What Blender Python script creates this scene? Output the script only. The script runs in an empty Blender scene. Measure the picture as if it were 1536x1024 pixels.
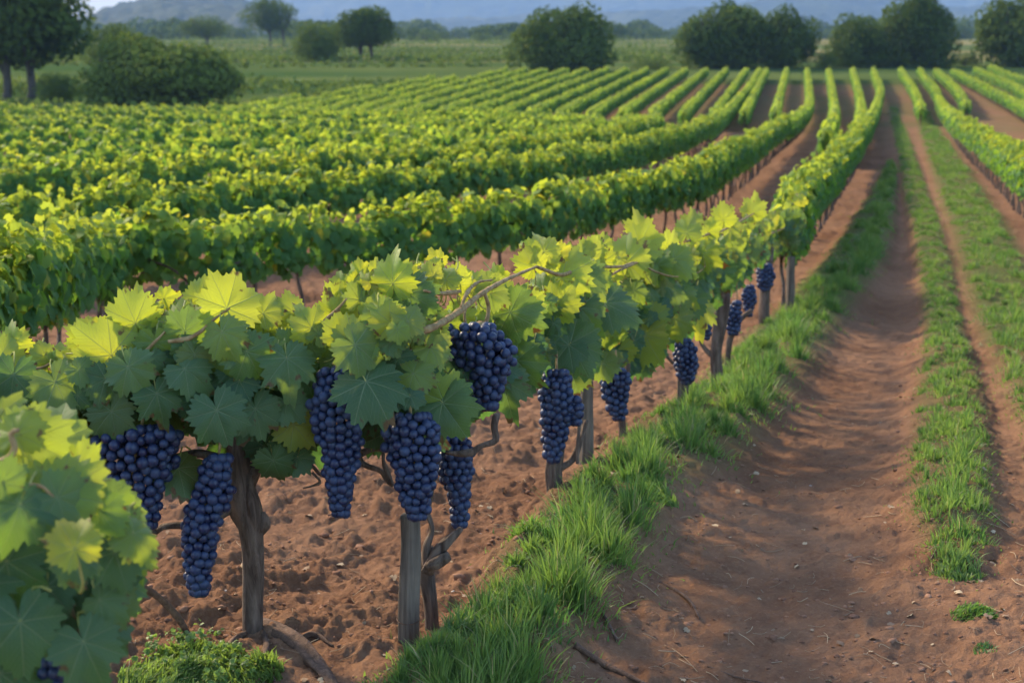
import bpy, math, random
import numpy as np
from mathutils import Vector, Matrix
R = math.radians
SC = bpy.context.scene
COL = SC.collection
rng = np.random.default_rng(7)
random.seed(7)

# ------------------------------------------------------------------ camera
FPX = 2133.33
CAMZ = 1.3
PITCH = math.atan(432 / FPX)
cam = bpy.data.cameras.new("camera")
cam.lens = 50.0; cam.sensor_width = 36.0; cam.clip_start = 0.05; cam.clip_end = 20000
cam.dof.use_dof = True; cam.dof.focus_distance = 3.45; cam.dof.aperture_fstop = 5.4
camo = bpy.data.objects.new("camera", cam); COL.objects.link(camo)
camo.location = (0, 0, CAMZ); camo.rotation_euler = (math.pi / 2 - PITCH, 0, 0)
SC.camera = camo

# ------------------------------------------------------------------ light
SUN_EL, SUN_AZ = R(33), R(-44)          # azimuth clockwise from +Y (view direction)
w = bpy.data.worlds.new("World"); SC.world = w; w.use_nodes = True
nt = w.node_tree; nt.nodes.clear()
sky = nt.nodes.new("ShaderNodeTexSky"); sky.sky_type = 'NISHITA'; sky.sun_disc = False
sky.sun_elevation = SUN_EL; sky.sun_rotation = SUN_AZ; sky.air_density = 1.1; sky.dust_density = 1.5; sky.ozone_density = 3.0
bg = nt.nodes.new("ShaderNodeBackground"); bg.inputs['Strength'].default_value = 0.15
wo = nt.nodes.new("ShaderNodeOutputWorld")
nt.links.new(sky.outputs[0], bg.inputs[0]); nt.links.new(bg.outputs[0], wo.inputs[0])
sl = bpy.data.lights.new("sun", 'SUN'); sl.energy = 2.8; sl.angle = R(4.5); sl.color = (1.0, 0.80, 0.52)
so = bpy.data.objects.new("sun", sl); COL.objects.link(so)
sdir = Vector((math.sin(SUN_AZ) * math.cos(SUN_EL), math.cos(SUN_AZ) * math.cos(SUN_EL), math.sin(SUN_EL)))
so.rotation_euler = sdir.to_track_quat('Z', 'Y').to_euler()
SC.view_settings.view_transform = 'Standard'; SC.view_settings.look = 'None'
SC.view_settings.gamma = 1; SC.view_settings.exposure = 1.68
cy = SC.cycles
try:
    cy.use_denoising = True; cy.denoiser = 'OPENIMAGEDENOISE'
    cy.max_bounces = 6; cy.diffuse_bounces = 3; cy.glossy_bounces = 2; cy.transmission_bounces = 4
    cy.volume_bounces = 1; cy.use_adaptive_sampling = True; cy.adaptive_threshold = 0.015
    cy.sample_clamp_indirect = 4; cy.caustics_reflective = False; cy.caustics_refractive = False
except Exception: pass

# ------------------------------------------------------------------ helpers
def new_mat(name):
    m = bpy.data.materials.new(name); m.use_nodes = True
    m.node_tree.nodes.clear(); return m, m.node_tree
class N:
    """tiny node-graph helper"""
    def __init__(s, nt): s.nt = nt
    def n(s, t, **k):
        nd = s.nt.nodes.new(t)
        for a, b in k.items(): setattr(nd, a, b)
        return nd
    def L(s, a, b): s.nt.links.new(a, b)
    def put(s, sock, v):
        if hasattr(v, 'links'): s.L(v, sock)
        else: sock.default_value = v
    def math(s, op, a, b=0.0, c=0.0):
        nd = s.n('ShaderNodeMath', operation=op)
        s.put(nd.inputs[0], a); s.put(nd.inputs[1], b); s.put(nd.inputs[2], c)
        return nd.outputs[0]
    def mix(s, f, a, b, bt='MIX'):
        nd = s.n('ShaderNodeMix', data_type='RGBA', blend_type=bt)
        s.put(nd.inputs[0], f); s.put(nd.inputs[6], a if hasattr(a, 'links') else (*a, 1)); s.put(nd.inputs[7], b if hasattr(b, 'links') else (*b, 1))
        return nd.outputs[2]
    def noise(s, vec, scale, detail=3, rough=0.55, out=0, dist=0.0):
        nd = s.n('ShaderNodeTexNoise'); nd.inputs['Scale'].default_value = scale
        nd.inputs['Detail'].default_value = detail; nd.inputs['Roughness'].default_value = rough
        nd.inputs['Distortion'].default_value = dist
        if vec is not None: s.L(vec, nd.inputs['Vector'])
        return nd.outputs[out]
    def ramp(s, f, a, b):
        nd = s.n('ShaderNodeMapRange'); s.put(nd.inputs[0], f)
        nd.inputs[1].default_value = a; nd.inputs[2].default_value = b
        return nd.outputs[0]
    def attr(s, name):
        nd = s.n('ShaderNodeAttribute', attribute_name=name); return nd
    def sep(s, v):
        nd = s.n('ShaderNodeSeparateXYZ'); s.L(v, nd.inputs[0]); return nd.outputs
    def scalev(s, v, sc):
        nd = s.n('ShaderNodeVectorMath', operation='MULTIPLY'); s.L(v, nd.inputs[0]); nd.inputs[1].default_value = sc; return nd.outputs[0]
    def bump(s, h, strength, dist):
        nd = s.n('ShaderNodeBump'); nd.inputs['Strength'].default_value = strength; nd.inputs['Distance'].default_value = dist
        s.L(h, nd.inputs['Height']); return nd.outputs[0]
    def bsdf(s, col, rough, spec=0.3, normal=None):
        nd = s.n('ShaderNodeBsdfPrincipled'); s.put(nd.inputs['Base Color'], col if hasattr(col, 'links') else (*col, 1))
        s.put(nd.inputs['Roughness'], rough); nd.inputs['Specular IOR Level'].default_value = spec
        if normal is not None: s.L(normal, nd.inputs['Normal'])
        return nd
    def out(s, sh):
        o = s.n('ShaderNodeOutputMaterial'); s.L(sh, o.inputs[0]); return o

class Geo:
    def __init__(s): s.v = []; s.q = []; s.t = []; s.c = []; s.u = []; s.n = 0; s.qm = []; s.tm = []
    def add(s, v, q=None, t=None, tint=(0, 0, 0), luv=None, mi=0):
        v = np.asarray(v, float).reshape(-1, 3); k = len(v)
        s.v.append(v)
        tint = np.asarray(tint, float)
        s.c.append(np.broadcast_to(tint, (k, 3)).copy())
        s.u.append(np.zeros((k, 3)) if luv is None else luv)
        if q is not None and len(q): s.q.append(np.asarray(q, np.int64) + s.n); s.qm.append(np.full(len(q), mi))
        if t is not None and len(t): s.t.append(np.asarray(t, np.int64) + s.n); s.tm.append(np.full(len(t), mi))
        s.n += k
        return s
    def mesh(s, name, mats, smooth=True):
        V = np.concatenate(s.v); C = np.concatenate(s.c); U = np.concatenate(s.u)
        Q = np.concatenate(s.q) if s.q else np.zeros((0, 4), int); T = np.concatenate(s.t) if s.t else np.zeros((0, 3), int)
        me = bpy.data.meshes.new(name)
        me.vertices.add(len(V)); me.vertices.foreach_set('co', V.astype(np.float32).ravel())
        li = np.concatenate([Q.ravel(), T.ravel()]).astype(np.int32)
        me.loops.add(len(li)); me.loops.foreach_set('vertex_index', li)
        ls = np.concatenate([np.arange(len(Q)) * 4, len(Q) * 4 + np.arange(len(T)) * 3]).astype(np.int32)
        me.polygons.add(len(ls)); me.polygons.foreach_set('loop_start', ls)
        mi = np.concatenate((s.qm + s.tm) or [np.zeros(0)]).astype(np.int32)
        me.polygons.foreach_set('material_index', mi)
        me.polygons.foreach_set('use_smooth', np.full(len(ls), smooth))
        a = me.attributes.new('tint', 'FLOAT_COLOR', 'POINT')
        a.data.foreach_set('color', np.concatenate([C, np.ones((len(C), 1))], 1).astype(np.float32).ravel())
        a = me.attributes.new('luv', 'FLOAT_VECTOR', 'POINT')
        a.data.foreach_set('vector', U.astype(np.float32).ravel())
        for m in (mats if isinstance(mats, (list, tuple)) else [mats]): me.materials.append(m)
        me.update(calc_edges=True); me.validate()
        return me
def mobj(name, me, parent=None, loc=(0, 0, 0)):
    o = bpy.data.objects.new(name, me); COL.objects.link(o); o.location = loc
    if parent is not None: o.parent = parent
    return o
def tag(o, label=None, cat=None, group=None, kind=None):
    if label: o['label'] = label
    if cat: o['category'] = cat
    if group: o['group'] = group
    if kind: o['kind'] = kind
    return o
def empty(name, loc, rz=0.0):
    o = bpy.data.objects.new(name, None); COL.objects.link(o); o.location = loc; o.rotation_euler = (0, 0, rz)
    o.empty_display_size = 0.1; return o

# value noise ------------------------------------------------------
_P = np.random.default_rng(3).random((256, 256))
def vnoise(x, y):
    xi = np.floor(x).astype(int); yi = np.floor(y).astype(int); fx = x - xi; fy = y - yi
    fx = fx * fx * (3 - 2 * fx); fy = fy * fy * (3 - 2 * fy)
    a = _P[xi & 255, yi & 255]; b = _P[(xi + 1) & 255, yi & 255]; c = _P[xi & 255, (yi + 1) & 255]; d = _P[(xi + 1) & 255, (yi + 1) & 255]
    return (a + (b - a) * fx) * (1 - fy) + (c + (d - c) * fx) * fy - 0.5
def fbm(x, y, o=4, g=0.5):
    r = 0; a = 1
    for i in range(o):
        r = r + a * vnoise(x * 2 ** i + 17.3 * i, y * 2 ** i + 5.1 * i); a *= g
    return r
def sstep(a, b, x):
    t = np.clip((x - a) / (b - a), 0, 1); return t * t * (3 - 2 * t)

# terrain ----------------------------------------------------------
_k = np.array([(-60, .8), (0, 0), (10, -.2), (30, -.6), (50, -1.02), (57, -1.12), (63, -1.12), (85, -.42), (110, .62), (125, .85), (150, 1.05), (200, 1.9), (300, 4.0), (400, 5.4), (1000, 11), (6000, 40)])
_ky = np.concatenate([np.arange(-60, 160, .5), np.geomspace(160, 6000, 300)])
_kz = np.interp(_ky, _k[:, 0], _k[:, 1])
_z2 = _kz.copy()
for _ in range(40):
    _z2[1:-1] = (_z2[:-2] + 2 * _z2[1:-1] + _z2[2:]) / 4
def base(y):
    return np.interp(y, _ky, _z2) - 0.3 * sstep(3.5, 10, y)
def ray(px, py):
    sp, cp = math.sin(PITCH), math.cos(PITCH)
    a = (px - 768) / FPX; b = (512 - py) / FPX
    d = np.array([a, cp + b * sp, -sp + b * cp]); return d / d[1]
_ys = np.geomspace(0.8, 5800, 9000)
def P(px, py, H=0.0, ymax=5000):
    d = ray(px, py); g = CAMZ + d[2] * _ys - base(_ys) - H
    i = np.argmax(g < 0)
    if i == 0: i = np.argmax(_ys > ymax)
    y = _ys[i]
    if i > 0 and g[i] < 0:
        y = _ys[i - 1] + (_ys[i] - _ys[i - 1]) * g[i - 1] / (g[i - 1] - g[i])
    return np.array([d[0] * y, y, float(base(y)) + (0)])
def PD(px, py, D):
    d = ray(px, py); return np.array([d[0] * D, D, CAMZ + d[2] * D])
def proj(p):
    x, y, z = p[..., 0], p[..., 1], p[..., 2] - CAMZ
    sp, cp = math.sin(PITCH), math.cos(PITCH)
    f = y * cp - z * sp; u = y * sp + z * cp
    return 768 + FPX * x / f, 512 - FPX * u / f

# strips of grass: (py, pxL, pxR) ------------------------------------
VERGE = [(1100, 470, 800), (1010, 600, 830), (960, 685, 870), (900, 735, 905), (840, 760, 960), (800, 800, 985), (750, 850, 1010), (700, 905, 1100), (650, 965, 1140), (600, 1020, 1175), (550, 1075, 1220), (500, 1135, 1250), (450, 1185, 1285), (400, 1235, 1322), (350, 1272, 1338), (300, 1303, 1342), (265, 1322, 1343), (250, 1330, 1338)]
MID = [(865, 1415, 1470), (840, 1390, 1480), (780, 1368, 1490), (700, 1368, 1485), (600, 1376, 1474), (500, 1388, 1443), (450, 1384, 1434), (400, 1378, 1428), (350, 1370, 1412), (300, 1358, 1395), (250, 1350, 1378), (200, 1341, 1362), (160, 1334, 1348)]
RIGHT = [(720, 1590, 1680), (640, 1530, 1640), (560, 1495, 1610), (500, 1468, 1580), (450, 1455, 1560), (400, 1440, 1538), (350, 1428, 1515), (300, 1410, 1482), (250, 1395, 1450), (200, 1380, 1415), (165, 1374, 1396)]
def strip_tab(S):
    r = []
    for py, a, b in S:
        p, q = P(a, py), P(b, py); r.append((p[1], p[0], q[0]))
    r = np.array(sorted(r)); return r
STRIPS = [strip_tab(S) for S in (VERGE, MID, RIGHT)]
def strip_w(k, x, y, soft=0.25):
    """0..1 inside measure of strip k"""
    T = STRIPS[k]; l = np.interp(y, T[:, 0], T[:, 1]); r = np.interp(y, T[:, 0], T[:, 2])
    h = (r - l) / 2; c = (l + r) / 2; d = np.abs(x - c) / np.maximum(h, 1e-3)
    ins = (y > T[0, 0]) & (y < T[-1, 0])
    endf = sstep(T[0, 0] - .1, T[0, 0] + .5, y)
    return np.where(ins, 1 - sstep(1 - soft, 1 + soft, d), 0) * endf, (x - c) / np.maximum(h, 1e-3), c, h
def micro(x, y):
    x = np.asarray(x, float); y = np.asarray(y, float)
    near = 1 - sstep(25, 60, y)
    z = 0.05 * fbm(x * .9 + 3, y * .9, 2) * near
    z = z + 0.022 * fbm(x * 4, y * 4 + 9, 3) * near
    wv, u0, c0, h0 = strip_w(0, x, y, 0.5)
    wm, u1, c1, h1 = strip_w(1, x, y, 0.5)
    wr, _, _, _ = strip_w(2, x, y, 0.5)
    z = z + (0.07 * wv + 0.05 * wm + 0.05 * wr) * near
    # wheel track hollow between verge and centre strip
    T0, T1 = STRIPS[0], STRIPS[1]
    l = np.interp(y, T0[:, 0], T0[:, 2]); r = np.interp(y, T1[:, 0], T1[:, 1])
    u = np.clip((x - l) / np.maximum(r - l, .02), 0, 1)
    tr = np.sin(u * np.pi) ** 1.2 * near * (y < 40)
    z = z - 0.042 * tr
    # tyre pressed ripples in the track
    z = z + 0.006 * tr * np.sin((y + .35 * (x - r)) * 19 + 9 * fbm(x * 1.6, y * 1.6, 3)) * (fbm(x * 3 + 8, y * 3, 2) + .5)
    # tilled soil left of the row
    til = (1 - sstep(-.05, .25, x - np.interp(y, T0[:, 0], T0[:, 1]))) * near
    fur = fbm(x * 1.6 + y * 1.1, y * 3.2 - x * .5, 3)
    z = z + til * 0.035 * np.abs(fur)
    c = fbm(x * 9 + 5, y * 9, 4, .6)
    z = z + (0.014 + .006 * til) * np.maximum(c - .05, 0) * 2.6 * near * (1 - .5 * tr)
    c2 = fbm(x * 22, y * 22 + 3, 4, .62)
    z = z + (0.010 + .008 * til) * c2 * near * (1 - sstep(8, 16, y))
    c3 = np.abs(fbm(x * 34 + y * 12, y * 60, 2, .6))
    z = z - (0.006) * c3 * near * (1 - sstep(6, 12, y))
    return z
def G(x, y): return base(y) + micro(x, y)
def Gf(x, y): return float(G(np.array([x]), np.array([y]))[0])

# ------------------------------------------------------------------ materials
def leaf_mat(name, detail=True, dark=1.0):
    m, t = new_mat(name); g = N(t)
    a = g.attr('tint'); r, gg, b = g.sep(a.outputs['Vector'])
    geo = g.n('ShaderNodeNewGeometry'); tc = g.n('ShaderNodeTexCoord')
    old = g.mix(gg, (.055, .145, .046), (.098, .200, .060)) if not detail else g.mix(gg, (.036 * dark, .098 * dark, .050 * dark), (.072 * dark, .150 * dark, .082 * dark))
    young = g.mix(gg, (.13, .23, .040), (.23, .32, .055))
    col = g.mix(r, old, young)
    nz = g.noise(tc.outputs['Object'], 28.0, 3)
    nz2 = g.noise(tc.outputs['Object'], 6.0, 2)
    yel = g.math('MULTIPLY', b, g.ramp(nz2, .35, .6))
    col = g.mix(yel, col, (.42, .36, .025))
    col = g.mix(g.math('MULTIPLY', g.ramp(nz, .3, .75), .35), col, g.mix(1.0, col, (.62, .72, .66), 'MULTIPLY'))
    tr = g.mix(r, (.12, .25, .03), (.66, .70, .035))
    if not detail: tr = g.mix(r, (.19, .36, .03), (.66, .70, .04))
    tr = g.mix(yel, tr, (.75, .55, .03))
    normal = None
    if detail:
        u = g.attr('luv'); x, y, z = g.sep(u.outputs['Vector'])
        ang = g.math('ARCTAN2', x, y)
        rad = g.math('SQRT', g.math('ADD', g.math('MULTIPLY', x, x), g.math('MULTIPLY', y, y)))
        step = R(46)
        pp = g.math('PINGPONG', g.math('ABSOLUTE', ang), step / 2)   # 0 at multiples of step
        d = g.math('MULTIPLY', rad, g.math('SINE', pp)); al = g.math('MULTIPLY', rad, g.math('COSINE', pp))
        wdt = g.math('MULTIPLY_ADD', rad, -.012, .022)
        mainv = g.math('SUBTRACT', 1.0, g.math('SMOOTH_MIN', g.math('DIVIDE', d, wdt), 1.0, .2))
        mainv = g.math('MAXIMUM', mainv, 0.0)
        sec = g.math('SUBTRACT', al, g.math('MULTIPLY', d, 1.15))
        sw = g.math('PINGPONG', g.math('MULTIPLY', sec, 1.0), .055)
        secv = g.math('MAXIMUM', g.math('SUBTRACT', 1.0, g.math('DIVIDE', sw, .010)), 0.0)
        fine = g.n('ShaderNodeTexVoronoi', feature='DISTANCE_TO_EDGE'); fine.inputs['Scale'].default_value = 22
        g.L(u.outputs['Vector'], fine.inputs['Vector'])
        fv = g.math('SUBTRACT', 1.0, g.ramp(fine.outputs['Distance'], 0, .09))
        vein = g.math('MAXIMUM', mainv, g.math('MULTIPLY', secv, .45))
        vein = g.math('MAXIMUM', vein, g.math('MULTIPLY', fv, .12))
        col = g.mix(g.math('MULTIPLY', vein, .7), col, (.30, .37, .19))
        tr = g.mix(g.math('MULTIPLY', vein, .6), tr, (.12, .16, .02))
        hgt = g.math('ADD', g.math('MULTIPLY', vein, -1.0), g.math('MULTIPLY', nz, .5))
        normal = g.bump(hgt, .55, .0022)
    # paler felted underside
    col = g.mix(g.math('MULTIPLY', geo.outputs['Backfacing'], .30), col, (.20, .27, .15))
    if detail:
        sp = g.n('ShaderNodeTexNoise', noise_dimensions='4D'); sp.inputs['Scale'].default_value = 2.6; sp.inputs['Detail'].default_value = 4
        g.L(u.outputs['Vector'], sp.inputs['Vector']); g.L(g.math('MULTIPLY', gg, 37.0), sp.inputs['W'])
        edge = g.math('MULTIPLY', g.ramp(rad, .45, 1.0), .16)
        brown = g.ramp(g.math('ADD', sp.outputs[0], edge), .68, .74)
        col = g.mix(g.math('MULTIPLY', brown, .85), col, (.16, .085, .035)); tr = g.mix(brown, tr, (.10, .04, .01))
        mott = g.ramp(sp.outputs[0], .3, .7)
        col = g.mix(g.math('MULTIPLY', mott, .35), col, g.mix(1.0, col, (1.25, 1.15, .75), 'MULTIPLY'))
    bs = g.bsdf(col, .48 if detail else .6, .35 if detail else .12, normal)
    tl = g.n('ShaderNodeBsdfTranslucent'); g.L(tr, tl.inputs[0])
    if normal is not None: g.L(normal, tl.inputs['Normal'])
    ms = g.n('ShaderNodeMixShader'); ms.inputs[0].default_value = .46
    g.L(bs.outputs[0], ms.inputs[1]); g.L(tl.outputs[0], ms.inputs[2]); g.out(ms.outputs[0])
    return m
M_leaf = leaf_mat('vine_leaf'); M_leaf2 = leaf_mat('vine_leaf_plain', False)
def bark_mat(name, c1, c2, zs=5.0, sc=40.0, bs=1.0):
    m, t = new_mat(name); g = N(t); tc = g.n('ShaderNodeTexCoord')
    v = g.scalev(tc.outputs['Object'], (1, 1, 1 / zs))
    n1 = g.noise(v, sc, 5, .65, dist=.6); n2 = g.noise(v, sc * 4, 3, .6); n3 = g.noise(tc.outputs['Object'], 9, 3)
    col = g.mix(g.ramp(n1, .35, .65), c1, c2)
    col = g.mix(g.math('MULTIPLY', g.ramp(n3, .4, .7), .4), col, tuple(x * .45 for x in c1))
    h = g.math('ADD', g.math('MULTIPLY', n1, 1.0), g.math('MULTIPLY', n2, .35))
    g.out(g.bsdf(col, .85, .2, g.bump(h, bs, .008)).outputs[0]); return m
M_bark = bark_mat('vine_bark', (.055, .036, .027), (.21, .155, .12))
M_post = bark_mat('weathered_wood', (.085, .066, .050), (.20, .160, .125), 14.0, 60.0, .7)
M_cane = bark_mat('cane_bark', (.22, .13, .055), (.42, .30, .14), 3, 50, .4)
M_tend = bark_mat('green_stem', (.28, .30, .07), (.42, .38, .12), 3, 50, .3)
M_tbark = bark_mat('tree_bark', (.05, .042, .035), (.10, .085, .07), 4, 3, .6)
M_root = bark_mat('root_bark', (.085, .050, .034), (.20, .118, .075), 1.0, 45, 1.0)

m, t = new_mat('grape_skin'); g = N(t); tc = g.n('ShaderNodeTexCoord'); a = g.attr('tint'); r, gg, b = g.sep(a.outputs['Vector'])
n1 = g.noise(tc.outputs['Object'], 55, 4, .6); n2 = g.noise(tc.outputs['Object'], 220, 2)
skin = g.mix(r, (.008, .014, .045), (.012, .014, .050))
bl = g.math('MULTIPLY', g.ramp(g.math('ADD', n1, g.math('MULTIPLY', gg, .35)), .40, .95), .9)
col = g.mix(bl, skin, (.034, .056, .118))
b1 = g.bsdf(col, g.math('MULTIPLY_ADD', bl, .25, .36), .42, g.bump(n2, .08, .0006))
g.out(b1.outputs[0]); M_grape = m

m, t = new_mat('soil'); g = N(t); tc = g.n('ShaderNodeTexCoord'); V = tc.outputs['Object']
a = g.attr('tint'); r, gg, b = g.sep(a.outputs['Vector'])
n1 = g.noise(V, 1.3, 4); n2 = g.noise(V, 11, 5, .65); n3 = g.noise(V, 70, 4, .7); n4 = g.noise(g.scalev(V, (1, 2.2, 1)), 210, 3, .7)
col = g.mix(g.ramp(n1, .3, .7), (.178, .092, .052), (.27, .152, .090))
col = g.mix(g.math('MULTIPLY', g.ramp(n2, .42, .7), .5), col, (.125, .058, .034))
col = g.mix(g.math('MULTIPLY', g.ramp(n3, .52, .8), .5), col, (.36, .21, .125))
col = g.mix(g.math('MULTIPLY', g.ramp(n4, .55, .75), .4), col, (.09, .042, .026))
col = g.mix(g.math('MULTIPLY', r, .8), col, g.mix(g.ramp(n2, .3, .7), (.05, .09, .03), (.12, .13, .045)))
far = g.mix(g.ramp(g.noise(g.scalev(V, (.02, .10, 0)), 1.0, 4), .4, .62), (.045, .080, .022), (.105, .125, .036))
dry = g.ramp(g.noise(g.scalev(V, (.006, .05, 0)), 1.0, 2), .50, .56)
far = g.mix(g.math('MULTIPLY', g.math('MULTIPLY', dry, .6), b), far, (.30, .22, .10))
far = g.mix(g.math('MULTIPLY', g.ramp(g.noise(V, .35, 4), .5, .7), .4), far, (.04, .07, .022))
col = g.mix(gg, col, far)
h = g.math('ADD', g.math('ADD', g.math('MULTIPLY', n3, .6), g.math('MULTIPLY', n4, .28)), g.math('MULTIPLY', n2, .8))
g.out(g.bsdf(col, 1.0, .0, g.bump(h, .95, .014)).outputs[0]); M_soil = m

def grass_mat():
    m, t = new_mat('grass_blade'); g = N(t); a = g.attr('tint'); r, gg, b = g.sep(a.outputs['Vector'])
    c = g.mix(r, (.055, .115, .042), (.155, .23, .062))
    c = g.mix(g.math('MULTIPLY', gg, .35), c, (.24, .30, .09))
    c = g.mix(b, c, (.42, .34, .17))
    bs = g.bsdf(c, .5, .3); tl = g.n('ShaderNodeBsdfTranslucent')
    g.L(g.mix(b, g.mix(r, (.14, .32, .05), (.32, .46, .06)), (.4, .33, .15)), tl.inputs[0])
    ms = g.n('ShaderNodeMixShader'); ms.inputs[0].default_value = .42
    g.L(bs.outputs[0], ms.inputs[1]); g.L(tl.outputs[0], ms.inputs[2]); g.out(ms.outputs[0]); return m
M_grass = grass_mat()
def crown_mat():
    m, t = new_mat('tree_foliage'); g = N(t); a = g.attr('tint'); r, gg, b = g.sep(a.outputs['Vector'])
    c = g.mix(r, (.030, .062, .018), (.062, .105, .026)); c = g.mix(gg, c, (.14, .185, .036))
    bs = g.bsdf(c, .8, .04); tl = g.n('ShaderNodeBsdfTranslucent'); g.L(g.mix(.5, c, (.16, .22, .03)), tl.inputs[0])
    ms = g.n('ShaderNodeMixShader'); ms.inputs[0].default_value = .34
    g.L(bs.outputs[0], ms.inputs[1]); g.L(tl.outputs[0], ms.inputs[2]); g.out(ms.outputs[0]); return m
M_crown = crown_mat()
m, t = new_mat('wooded_hill'); g = N(t); tc = g.n('ShaderNodeTexCoord')
n1 = g.noise(tc.outputs['Object'], .022, 5, .7); n2 = g.noise(tc.outputs['Object'], .004, 3)
c = g.mix(g.ramp(n1, .35, .65), (.012, .024, .018), (.035, .052, .026)); c = g.mix(g.math('MULTIPLY', g.ramp(n2, .5, .65), .5), c, (.14, .14, .07))
g.out(g.bsdf(c, .95, .1, g.bump(n1, 1.0, 6)).outputs[0]); M_hill = m
m, t = new_mat('clod_soil'); g = N(t); tc = g.n('ShaderNodeTexCoord'); a = g.attr('tint'); r, gg, b = g.sep(a.outputs['Vector'])
c = g.mix(r, (.17, .082, .048), (.30, .165, .102)); c = g.mix(gg, c, (.42, .36, .30))
g.out(g.bsdf(c, .95, .1, g.bump(g.noise(tc.outputs['Object'], 90, 4, .7), .8, .006)).outputs[0]); M_clod = m
m, t = new_mat('dry_straw'); g = N(t); a = g.attr('tint'); r, gg, b = g.sep(a.outputs['Vector'])
g.out(g.bsdf(g.mix(r, (.20, .12, .07), (.50, .38, .23)), .8, .2).outputs[0]); M_straw = m

# ------------------------------------------------------------------ ground
EDGE = []
def build_ground():
    ys = [np.linspace(-6, .9, 24)[:-1]]
    y = .9; L = []
    while y < 6800:
        L.append(y)
        if y < 2.2: s = .006
        elif y < 6.5: s = .0026
        elif y < 12: s = .0026 + (y - 6.5) / 5.5 * .004
        else: s = min(.03, .0066 + (y - 12) * .0003)
        y *= 1 + s
    ys = np.concatenate([ys[0], L])
    u = np.concatenate([np.linspace(-3.0, -.5, 60)[:-1], np.linspace(-.5, .5, 640), np.linspace(.5, 3.0, 60)[1:]])
    sc = np.maximum(ys, 0) * .92 + np.where(ys < 3, (3 - ys) * .35, 0) + .12
    X = u[None, :] * sc[:, None]; Y = np.broadcast_to(ys[:, None], X.shape)
    Z = G(X, Y)
    nr, nc = X.shape
    V = np.stack([X, Y, Z], -1).reshape(-1, 3)
    i = np.arange(nr - 1)[:, None] * nc + np.arange(nc - 1)[None, :]; i = i.ravel()
    Q = np.stack([i, i + 1, i + nc + 1, i + nc], 1)
    gr = np.maximum.reduce([strip_w(k, X, Y, .35)[0] for k in range(3)]) * (1 - .45 * (Y < 8)); gr = np.maximum(gr, sstep(30, 60, Y) * (.40 + .5 * fbm(X * .5, Y * .2, 3)))
    far = sstep(86, 96, Y + 6 * fbm(X * .05, Y * .05, 2))
    E = np.array([P(a, 150 - (a - 360) * 45 / 340 + 1, .8)[:2] for a in range(-200, 720, 20)])
    E[:, 1] = np.where(E[:, 0] < P(345, 156, .8)[0], 58, E[:, 1])
    o = np.argsort(E[:, 0]); farl = sstep(-.5, 1.0, Y - np.interp(X, E[o, 0], E[o, 1], right=88) ) * (Y > 50)
    EDGE.append((E[o, 0], E[o, 1])); T = np.stack([gr, np.maximum(far, farl), sstep(115, 140, Y) + 0 * X], -1).reshape(-1, 3)
    ge = Geo(); ge.add(V, Q, tint=T)
    o = mobj('ground', ge.mesh('ground', M_soil)); tag(o, kind='structure')
build_ground()

# ------------------------------------------------------------------ curves
def catmull(pts, n=24):
    p = np.array(pts, float); p = np.vstack([2 * p[0] - p[1], p, 2 * p[-1] - p[-2]]); out = []
    for i in range(1, len(p) - 2):
        t = np.linspace(0, 1, n, endpoint=False)[:, None]
        a, b, c, d = p[i - 1], p[i], p[i + 1], p[i + 2]
        out.append(.5 * ((2 * b) + (-a + c) * t + (2 * a - 5 * b + 4 * c - d) * t ** 2 + (-a + 3 * b - 3 * c + d) * t ** 3))
    return np.vstack(out + [p[-2:-1]])
def arcsample(C, step=None, n=None):
    d = np.r_[0, np.cumsum(np.linalg.norm(np.diff(C, axis=0), axis=1))]
    s = np.arange(step / 2, d[-1], step) if n is None else np.linspace(0, d[-1], n)
    Pn = np.stack([np.interp(s, d, C[:, k]) for k in range(C.shape[1])], 1)
    Qn = np.stack([np.interp(s + .02, d, C[:, k]) for k in range(C.shape[1])], 1)
    Tn = Qn - np.stack([np.interp(s - .02, d, C[:, k]) for k in range(C.shape[1])], 1)
    return Pn, Tn / np.linalg.norm(Tn, axis=1, keepdims=True), s

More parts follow.
